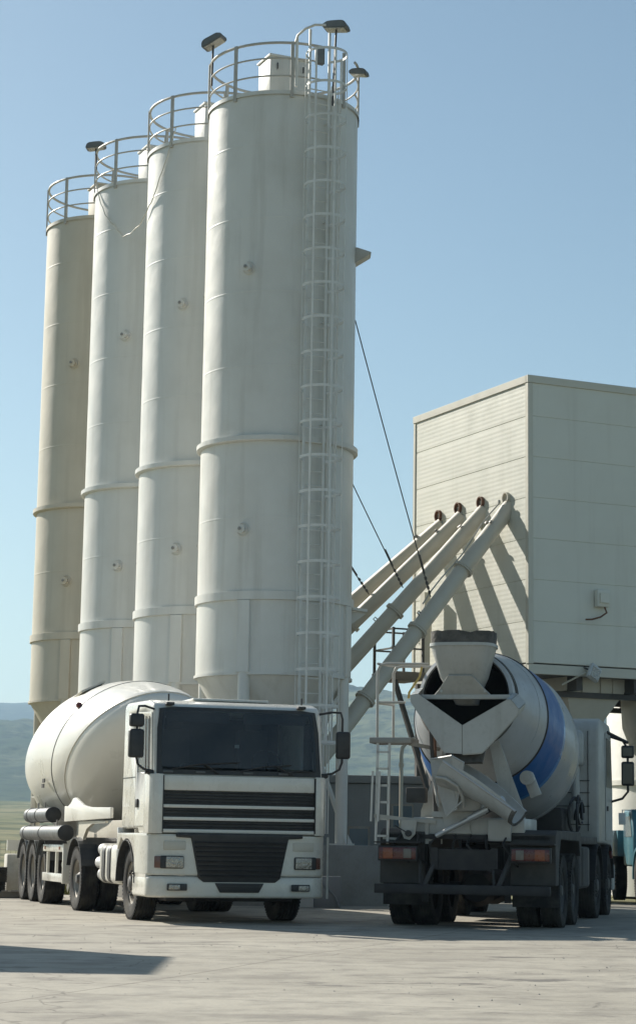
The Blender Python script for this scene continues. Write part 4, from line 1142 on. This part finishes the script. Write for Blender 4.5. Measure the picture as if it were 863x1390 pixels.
# swivel chute: a half pipe that widens towards its head
q = MB(); P0, P1 = Vector((-.20, -1.18, 2.24)), Vector((.80, -1.42, 1.58))
d = (P1 - P0).normalized(); side = d.cross(Vector((0, 0, 1))).normalized(); up = side.cross(d)
rings_o = []; rings_i = []
for i in range(9):
    t = i / 8; c = P0.lerp(P1, t) + up * (.05 * math.sin(math.pi * t)); rad = .35 - .15 * t
    rings_o.append([c + side * rad * math.cos(R(a)) - up * rad * math.sin(R(a)) * (.95) for a in range(-12, 193, 12)])
    rings_i.append([c + side * (rad - .018) * math.cos(R(a)) - up * (rad - .018) * math.sin(R(a)) * (.95) for a in range(-12, 193, 12)])
q.loft(rings_o, closed=False); q.loft(rings_i, closed=False)
for i in range(8):
    for e in (0, -1): q._add([rings_o[i][e], rings_o[i + 1][e], rings_i[i + 1][e], rings_i[i][e]], [(0, 1, 2, 3)])
for k in (0, 8):
    for e in range(len(rings_o[0]) - 1): q._add([rings_o[k][e], rings_o[k][e + 1], rings_i[k][e + 1], rings_i[k][e]], [(0, 1, 2, 3)])
ch = q.build('swivel_chute', MW, X)
q = MB(); q.tube([P0 + side * .35 + up * .05, P1 + side * .20 + up * .03], .016, 8); q.tube([P0 - side * .35 + up * .05, P1 - side * .20 + up * .03], .018, 8); q.build('chute_edge', M['alu'], ch)
q = MB(); q.loft([[c_ + (p_ - c_) * f_ for p_ in rings_o[8]] for c_, f_ in ((P1 - d * .0, 1.03), (P1 - d * .0, .86))], closed=False)
q.loft([[p_ + (p_ - P1) * .04 - d * .05 for p_ in rings_o[8]], [p_ + (p_ - P1) * .04 + d * .02 for p_ in rings_o[8]]], closed=False)
q.build('chute_lip', M['crust'], ch)
# chute head plates hanging below it on the left
q = MB(); q.plate([(-.52, -1.10, 2.32), (-.16, -1.42, 2.36), (.02, -1.40, 2.26), (-.10, -1.30, 1.62), (-.28, -1.20, 1.55), (-.42, -1.05, 1.95)], .02)
q.plate([(-.55, -.75, 2.36), (-.52, -1.10, 2.34), (-.40, -1.10, 1.66), (-.50, -.75, 1.75)], .02)
q.plate([(-.40, -.98, 1.72), (-.02, -.98, 1.72), (.05, -.98, 1.30), (-.30, -.98, 1.30)], .02)
q.build('chute_head', MW, X)
q = MB(); q.tube([(-.36, -1.46, 2.06), (-.22, -1.52, 2.04), (-.06, -1.50, 1.94), (0.0, -1.42, 1.80), (.0, -1.3, 1.66)], .022, 8)
q.tube([(.0, -1.42, 1.74), (-.12, -1.44, 1.62), (-.22, -1.44, 1.52)], .012, 6); q.build('chute_handle', M['rail'], X)
q = MB(); q.tube([(-.42, -1.1, 1.26), (.38, -1.22, 1.66)], .035, 10); q.tube([(.05, -1.17, 1.50), (.38, -1.22, 1.66), (.55, -1.3, 1.78)], .05, 10); q.build('chute_ram', M['alu'], X)
q = MB(); q.tube([(.12, -1.165, 1.535), (.36, -1.215, 1.65)], .053, 10); q.build('ram_boot', M['plastic'], X)
# hoses and pipes in the dark rear
q = MB()
for i in range(7):
    x0 = -.9 + .24 * i + random.uniform(-.05, .05)
    q.tube([(x0, -1.0, 1.28), (x0 + random.uniform(-.1, .1), -1.15, 1.15), (x0 + random.uniform(-.1, .15), -1.1, .95 + random.uniform(-.1, .1)), (x0 + .15, -.95, .85)], .017, 6)
q.build('hose', M['plastic'], X)
q = MB()
for i in range(7):
    cx_, cy_, cz_ = 1.0 + random.uniform(-.08, .05), 3.75 + random.uniform(-.2, .35), 1.62 + random.uniform(-.08, .08); ra = random.uniform(.12, .26); tl_ = random.uniform(-.5, .5)
    q.tube([(cx_ + ra * math.cos(a_) * math.sin(tl_), cy_ + ra * math.cos(a_) * math.cos(tl_), cz_ + ra * 1.1 * math.sin(a_)) for a_ in [i_ * .35 for i_ in range(random.randint(9, 17))]], .022, 6)
q.build('hose_bundle', M['plastic'], X)
m = MB(); m.box2(-1.2, 1.2, 2.1, 4.6, 1.18, 1.30, .01); m.box2(-.8, .8, 3.3, 4.4, 1.3, 1.75, .05); m.lathe([(.42, 0), (.5, .1), (.5, .35), (.3, .5), (0, .5)], (-.08, 4.25, 2.38), (0, 1, -.17), 24); m.build('drum_drive', M['chassis'], X)
# ladder, guard rails and platform on the left
LX = -1.30
al = M['rail']
q = MB()
for (x, y) in ((LX, -1.0), (LX + .14, -.55)):
    q.tube([(x, y, 2.58), (x + .0, y, 3.58), (x + .03, y + .02, 3.66), (x + .12, y + .02, 3.68), (LX + .72, y + .1, 3.68)], .020, 8)
q.tube([(LX, -1.0, 3.13), (LX + .40, -.98, 3.13)], .018, 8); q.tube([(LX, -1.0, 3.68), (LX + .14, -.55, 3.68)], .018, 8); q.tube([(LX, -1.0, 3.12), (LX + .14, -.55, 3.12)], .018, 8)
q.build('guard_rail', al, X)
q = MB(); q.box2(LX - .10, LX + .50, -1.06, -.45, 2.55, 2.63, .006); q.bar((LX + .45, -.9, 2.55), (LX + .85, -.7, 2.48), .05); q.build('platform', M['steel'], X)
q = MB()
for s_ in (-.0, .17): q.bar((LX + s_, -1.02, 1.14), (LX + s_ + .015, -1.02, 2.56), .035, .03)
for k in range(6): q.bar((LX, -1.02, 1.25 + .235 * k), (LX + .18, -1.02, 1.25 + .235 * k), .03, .03)
for s_ in (-.06, .04): q.bar((LX + s_ - .0, -1.08, 1.45), (LX + s_ + .02, -1.08, 2.15), .03, .02)
q.build('ladder', M['alu'], X)
q = MB(); q.bar((LX - .02, -1.05, 1.53), (LX + .85, -.95, 1.45), .045, .05); q.bar((LX + .1, -1.0, 1.22), (LX + .8, -.95, 1.20), .03, .03)
q.plate([(LX + .38, -1.10, 1.48), (LX + .60, -1.10, 1.47), (LX + .58, -1.10, 1.28), (LX + .50, -1.10, 1.20), (LX + .42, -1.10, 1.22), (LX + .38, -1.10, 1.32)], .02)
q.bar((LX + .72, -.95, 1.15), (LX + .72, -.95, 1.5), .05); q.bar((LX + .92, -.9, 1.15), (LX + .92, -.9, 1.62), .02)
cr = q.build('control_frame', al, X)
q = MB(); q.lathe([(.045, 0), (.045, .04), (0, .04)], (LX + .49, -1.12, 1.29), (0, -1, 0), 16); q.tube([(LX + .49, -1.15, 1.29), (LX + .3, -1.16, 1.40)], .008, 6); q.build('lever', M['plastic'], cr)
q = MB(); q.box2(LX + .42, LX + .70, -.98, -.80, 1.72, 1.93, .015); q.build('control_box', M['mud'], X)
q = MB(); q.tube([(LX + .62, -.9, 3.64), (LX + .60, -.95, 3.5), (LX + .52, -.95, 3.38), (LX + .44, -.9, 3.28), (LX + .42, -.85, 3.2)], .018, 6); q.build('hose', M['yellow'], X)
q = MB(); q.tube([(LX + .72, -.8, 3.1), (LX + .75, -.8, 2.6), (LX + .80, -.8, 2.0), (LX + .83, -.8, 1.3)], .035, 8); q.build('water_pipe', M['darksteel'], X)
q = MB(); q.tube([(LX + .80, -.86, 2.9), (LX + .83, -.86, 1.9)], .02, 8); q.build('water_pipe', M['rust'], X)
# cab of the mixer lorry
m = MB()
m.prism([(4.90, 1.20), (4.90, 3.10), (4.97, 3.22), (5.3, 3.28), (6.7, 3.25), (6.95, 3.12), (7.10, 2.2), (7.15, 1.0), (6.95, .85), (6.85, 1.15), (5.7, 1.20)], 'x', -1.2, 1.2, .05, 3)
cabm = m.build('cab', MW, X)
m = MB()
for z in (1.50, 1.80, 2.02, 2.22): m.box2(-1.0, 1.05, 4.885, 4.90, z, z + .012)
m.box2(1.02, 1.03, 4.885, 4.9, 1.4, 3.05)
for z in (2.86, 2.93): m.cyl((.92, 4.87, z), (.92, 4.9, z), .014, n=8)
m.build('rear_seam', M['chassis'], cabm)
m = MB(); m.box2(.70, .98, 4.55, 4.86, 2.45, 3.05, .09, 4); m.cyl((.84, 4.7, 3.0), (.84, 4.7, 1.6), .07, n=14); m.build('air_intake', MW, X)
for s_ in (-1, 1):
    q = MB(); q.prism([(5.9, 1.25), (5.9, 3.08), (6.75, 3.06), (6.98, 2.1), (6.95, 1.25)], 'x', s_ * 1.202, s_ * 1.215, .003, 1); dd = q.build('door', MW, X)
    q = MB(); q.prism([(5.98, 2.15), (5.98, 2.98), (6.68, 2.96), (6.88, 2.15)], 'x', s_ * 1.216, s_ * 1.222); q.build('window', M['glass'], dd)
    q = MB(); q.box2(s_ * 1.216, s_ * 1.24, 6.0, 6.13, 1.75, 1.83); q.build('handle', M['plastic'], dd)
    q = MB(); q.tube([(s_ * 1.2, 6.7, 3.05), (s_ * 1.42, 6.8, 2.98), (s_ * 1.50, 6.85, 2.85), (s_ * 1.50, 6.85, 2.1), (s_ * 1.40, 6.85, 1.98), (s_ * 1.2, 6.85, 1.92)], .022, 8)
    q.tube([(s_ * 1.2, 6.3, 3.10), (s_ * 1.36, 6.6, 3.02), (s_ * 1.5, 6.8, 2.95)], .03, 8)
    am = q.build('mirror_arm', M['plastic'], X)
    for (z0, z1) in ((2.68, 2.9), (2.20, 2.62)):
        q = MB(); q.box((s_ * 1.50, 6.84, (z0 + z1) / 2), (.22, .12, z1 - z0), RZ(s_ * R(10)), .035, 3); q.build('mirror', M['plastic'], am)
        q = MB(); q.box((s_ * 1.50, 6.775, (z0 + z1) / 2), (.17, .012, z1 - z0 - .07), RZ(s_ * R(10)), .004, 1); q.build('mirror_glass', M['mirror'], am)
    q = MB(); q.box2(s_ * 1.19, s_ * 1.25, 6.55, 6.62, .95, 1.08, .01); q.build('side_marker', M['red'], X)
m = MB(); m.box2(-1.22, 1.22, 6.9, 7.25, .40, .85, .04, 3); m.build('front_bumper', MW, X)
m = MB(); m.plate([(-1.1, 7.13, 2.2), (1.1, 7.13, 2.2), (1.05, 7.0, 3.05), (-1.05, 7.0, 3.05)], -.03); m.build('windscreen', M['glass'], X)

# ------------------------------------------------------------------ old teal lorry at the right edge
O = thing('old_lorry', 'old teal blue lorry half hidden behind the mixer at the right edge', 'lorry', (7.52, 42.9, 0), R(-1))
# local: -y forward, x across
m = MB(); m.prism([(.9, 1.05), (.9, 1.38), (1.15, 1.86), (1.25, 1.93), (2.3, 1.93), (2.45, 1.82), (2.45, .75), (.9, .75)], 'x', -.95, .95, .06, 3); m.build('cab', M['teal'], O)
m = MB(); m.prism([(-.55, .75), (-.58, 1.15), (-.45, 1.28), (.2, 1.34), (.95, 1.38), (.95, .75)], 'x', -.55, .55, .10, 4); hd = m.build('bonnet', M['teal'], O)
m = MB()
for k in range(7): m.box((0, -.60, .85 + .07 * k), (.8, .02, .03))
m.build('grille', M['lampwhite'], hd)
for s_ in (-1, 1):
    q = MB(); arc = [(.1 - .62 * math.cos(R(a)), .50 + .64 * math.sin(R(a))) for a in range(0, 181, 12)]
    inn = [(.1 - .55 * math.cos(R(a)), .50 + .56 * math.sin(R(a))) for a in range(180, -1, -12)]
    q.prism(arc + inn, 'x', s_ * .52, s_ * 1.0, .015, 2); q.build('wing', M['teal'], O)
    q = MB(); q.prism([(1.05, 1.36), (1.25, 1.78), (2.2, 1.78), (2.2, 1.36)], 'x', s_ * .951, s_ * .962); q.build('window', M['sideglass'], O)
    q = MB(); q.lathe([(0, -.02), (.11, -.01), (.13, .03), (.12, .10), (0, .12)], (s_ * .72, -.52, 1.05), (0, 1, 0), 20); q.build('headlight', M['clear'], O)
W_old = wheel_meshes(.50, .24, .29, False, M['tan'])
for s_, fl in ((-1, False), (1, True)):
    wheel(O, W_old, (s_ * .86, .1, .50), fl); wheel(O, W_old, (s_ * .86, 3.9, .50), fl)
m = MB(); m.plate([(-.85, .94, 1.42), (.85, .94, 1.42), (.8, 1.16, 1.84), (-.8, 1.16, 1.84)], -.03); m.build('windscreen', M['glass'], O)
m = MB(); m.box2(-.4, .4, -.6, 5.2, .55, .74); m.box2(-.9, .9, -.78, -.66, .5, .68, .02); m.build('chassis', M['chassis'], O)
m = MB(); m.box2(-1.05, 1.05, 2.6, 5.4, .95, 1.5, .02); m.build('load_bed', M['teal'], O)
m = MB(); m.tube([(-.95, 1.1, 1.9), (-1.15, 1.0, 1.9), (-1.15, 1.0, 1.6)], .012, 6); m.box((-1.16, .98, 1.72), (.14, .04, .24), None, .01); m.build('mirror', M['lampwhite'], O)

# ------------------------------------------------------------------ things behind
# pale storage tank at the right
m = MB(); m.lathe([(2.1, 0), (2.1, 5.2), (2.05, 5.3), (.3, 5.9), (0, 5.9)], n=64)
pt = thing('storage_tank', 'pale round storage tank glowing in the sun behind the old lorry', 'tank', (9.25, 51.5, 0))
m.build('shell', M['silo_white'], pt)
MB().lathe([(2.103, 0), (2.16, 0), (2.16, .12), (2.103, .12)], (0, 0, 2.6), n=64).build('band', M['silo_white'], pt)
# grey site cabin
G = thing('site_cabin', 'low grey panelled site cabin between the silos and the mixer lorry', 'cabin', (-.6, 46.2, 0), R(2))
m = MB(); m.box2(0, 4.9, 0, 2.6, .25, 2.42)
for k in range(8): m.box2(.02 + k * .61, .05 + k * .61, -.012, 0, .3, 2.15)
m.build('wall', M['grey_cabin'], G)
m = MB(); m.box2(-.08, 4.98, -.10, 2.7, 2.43, 2.60, .015); m.build('roof', M['grey_cabin'], G)
for (x0, x1, z0, z1) in ((2.3, 2.8, 1.45, 2.0), (3.3, 3.9, 1.45, 2.0), (1.35, 1.85, 1.0, 1.5)):
    q = MB(); q.box2(x0, x1, -.05, -.005, z0, z1, .004, 1); wf = q.build('window', M['steel'], G)
    q = MB(); q.box2(x0 + .05, x1 - .05, -.06, -.052, z0 + .05, z1 - .05); q.build('pane', M['sideglass'], wf)
m = MB(); m.box2(5.0, 6.3, .4, 2.6, .2, 2.15); m.box2(4.95, 6.35, .3, 2.7, 2.16, 2.28, .01)
tag(m.build('storage_container', M['grey_cabin'], loc=(-.6, 46.2, 0), rotz=R(2)), 'plain dark grey container just right of the site cabin, behind the mixer lorry', 'container')
# vent pipe behind the cabin
q = MB(); q.tube([(0, 0, 1.0), (0, 0, 3.0), (.02, 0, 3.15), (.12, 0, 3.28), (.4, 0, 3.40), (.75, 0, 3.48)], .04, 10); q.lathe([(.055, 0), (.055, .08)], (0, 0, 2.75), n=12)
tag(q.build('vent_pipe', M['conv'], loc=(1.86, 44.9, 0)), 'bent cream pipe rising above the grey site cabin roof', 'pipe')
# access platform beside the tower
PP = thing('access_platform', 'small steel platform with railing high at the left foot of the tower', 'platform', loc2w(-.9, 4.0, 0), BY)
m = MB(); m.box2(-.40, .40, -.5, .5, 4.62, 4.80, .01); m.build('deck', M['wood'], PP)
m = MB()
for (x, y) in ((-.36, -.45), (.36, -.45), (-.36, .45), (.36, .45)): m.bar((x, y, 4.80), (x, y, 5.75), .05)
for z in (5.3, 5.72):
    m.bar((-.36, -.45, z), (.36, -.45, z), .035); m.bar((-.36, -.45, z), (-.36, .45, z), .035); m.bar((-.36, .45, z), (.36, .45, z), .035)
m.build('railing', M['darksteel'], PP)
m = MB(); m.bar((-.3, -.4, 4.62), (.62, -.4, 2.0), .09); m.bar((.62, -.4, 0), (.62, -.4, 4.62), .10); m.bar((.70, .4, 0), (.70, .4, 4.62), .10); m.build('support', M['darksteel'], PP)
m = MB(); m.box2(.58, .72, -.1, .1, 4.70, 6.6); m.build('post', M['trim'], PP)
# service pipes and cabinets on the plinth, right of the tank lorry
q = MB(); q.tube([(-.45, 38.9, 1.9), (.05, 39.0, 1.15)], .07, 12); q.lathe([(.09, -.05), (.09, .05)], (.05, 39.0, 1.15), (1, 0, -.8), 12)
q.tube([(-.5, 38.9, 1.88), (-.3, 38.95, 2.2), (.1, 39.3, 2.9), (.3, 39.6, 3.6)], .03, 8)
tag(q.build('filling_hose', M['conv']), 'pale filling pipe slanting down onto the plinth beside the tank lorry mirror', 'pipe')
q = MB(); q.box2(-.20, .06, -.12, .12, 0, 1.0, .01); q.box2(-.17, .03, -.135, -.12, .2, .9)
tag(q.build('control_cabinet', M['lampwhite'], loc=(-.02, 38.2, 0)), 'narrow pale electrical cabinet against the concrete plinth', 'cabinet')
q = MB(); q.box2(-.3, .2, -.1, .2, 0, .55, .01); q.tube([(-.2, -.1, .5), (.1, -.12, .2), (.18, -.15, .02)], .02, 6)
tag(q.build('pump_unit', M['grey_cabin'], loc=(.32, 38.3, 0)), 'low grey pump unit beside the pale cabinet at the plinth', 'pump')
# concrete block, pallet, tyres and fence at the left edge
m = MB(); m.box2(-.17, .17, -.4, .4, 0, .82, .03); tag(m.build('concrete_block', M['paleconcrete'], loc=(-6.02, 43.2, 0), rotz=R(12)), 'pale lichen spotted concrete block at the far left edge', 'block')
W_pile = W_mixf[1]
for i, (x, y, z, rx) in enumerate(((-6.55, 42.2, .15, 0), (-6.52, 42.15, .43, 0))):
    o = bpy.data.objects.new('scrap_tyre', W_pile); C.objects.link(o); o.location = (x, y, z - .01); o.rotation_euler = (0, R(90), i * .8)
    tag(o, ('lower' if i == 0 else 'upper') + ' old tyre of the stack lying at the far left edge', 'tyre', 'old tyres stacked at the left edge')
m = MB()
for y in (-.35, 0, .35): m.box2(-.55, .55, y - .05, y + .05, .0, .09)
for k in range(6): m.box2(-.55 + .19 * k, -.42 + .19 * k, -.42, .42, .093, .115)
tag(m.build('wooden_pallet', M['wood'], loc=(-5.85, 41.6, 0.01), rotz=R(8)), 'grey wooden pallet lying on the ground beside the old tyres', 'pallet')
Fn = thing('wire_fence', 'thin wire mesh fence with posts along the field behind the yard', 'fence', (-20, 62, 0), 0)
m = MB()
for k in range(9): m.tube([(3.0 * k, 0, -.1), (3.0 * k, 0, 1.1)], .035, 6)
m.build('post', M['concrete'], Fn)
m = MB()
for z in (.05, .3, .55, .8, 1.05): m.tube([(0, 0, z), (24, 0, z)], .008, 4)
for k in range(160): m.tube([(.15 * k, 0, .05), (.15 * k, 0, 1.05)], .005, 4)
m.build('wire_mesh', M['steel'], Fn)
# grass verge
m = MB()
for i in range(5200):
    x = random.uniform(-14, -4.8); y = random.uniform(44.2, 52)
    h = random.uniform(.12, .42); a = random.uniform(0, math.pi); dx, dy = .02 * math.cos(a), .02 * math.sin(a)
    lx, ly = random.uniform(-.12, .12), random.uniform(-.12, .12)
    m._add([(x - dx, y - dy, -.06), (x + dx, y + dy, -.06), (x + lx, y + ly, h)], [(0, 1, 2)])
gm = land_material('verge grass', (0.13, 0.17, 0.05), (0.20, 0.19, 0.09), (0.06, 0.10, 0.03), .8, 3)
tag(m.build('grass', gm, recalc=False), None, None, None, 'stuff')
m = MB()
rs = random.Random(3)
for i in range(1500):
    x = rs.uniform(-6, 8); y = rs.uniform(15.5, 41)
    if noise.noise(Vector((x * .5, y * .5, 5))) < -.05 and rs.random() < .8: continue
    r_ = rs.choice((.006, .007, .009, .011, .014)) ; a_ = rs.uniform(0, 6.28)
    zg_ = 0.012 * noise.noise(Vector((x * .25, y * .25, 0)))
    pts_ = [(x + r_ * math.cos(a_ + k * 1.57) * rs.uniform(.7, 1.2), y + r_ * math.sin(a_ + k * 1.57) * rs.uniform(.7, 1.2), zg_ - .002) for k in range(4)]
    tp_ = (x + rs.uniform(-.3, .3) * r_, y + rs.uniform(-.3, .3) * r_, zg_ + r_ * rs.uniform(.5, .9))
    m._add(pts_ + [tp_], [(0, 1, 4), (1, 2, 4), (2, 3, 4), (3, 0, 4)])
tag(m.build('gravel', M['concrete'], sharp=10), None, None, None, 'stuff')
# unseen block added off to the left to cast shadow on the yard's near corner
Blk = thing('shadow_block', 'tall block added out of view left of the yard to cast its shadow', 'building', (-8.2, 28.1, 0), 0)
m = MB(); m.box2(-7, 0, -2.6, 0, 0, 5.4, .03); m.build('wall', M['concrete'], Blk)
m = MB(); m.box2(-7.05, .05, -2.65, .05, 5.403, 5.55, .02); m.build('roof', M['grey_cabin'], Blk)

# ------------------------------------------------------------------ haze
HZ = True
if HZ:
    m = MB(); m.box2(-3600, 3600, -400, 6500, -3, 460)
    o = m.build('haze', None or bpy.data.materials.new('haze air'))
    o['kind'] = 'stuff'
    hm = o.data.materials[0]; hm.use_nodes = True
    t = hm.node_tree
    for n in list(t.nodes): t.nodes.remove(n)
    out = t.nodes.new('ShaderNodeOutputMaterial'); pv = t.nodes.new('ShaderNodeVolumePrincipled')
    pv.inputs['Color'].default_value = (0.52, 0.77, 1.0, 1)
    pv.inputs['Density'].default_value = 0.00015
    pv.inputs['Anisotropy'].default_value = 0.2
    t.links.new(pv.outputs[0], out.inputs['Volume'])
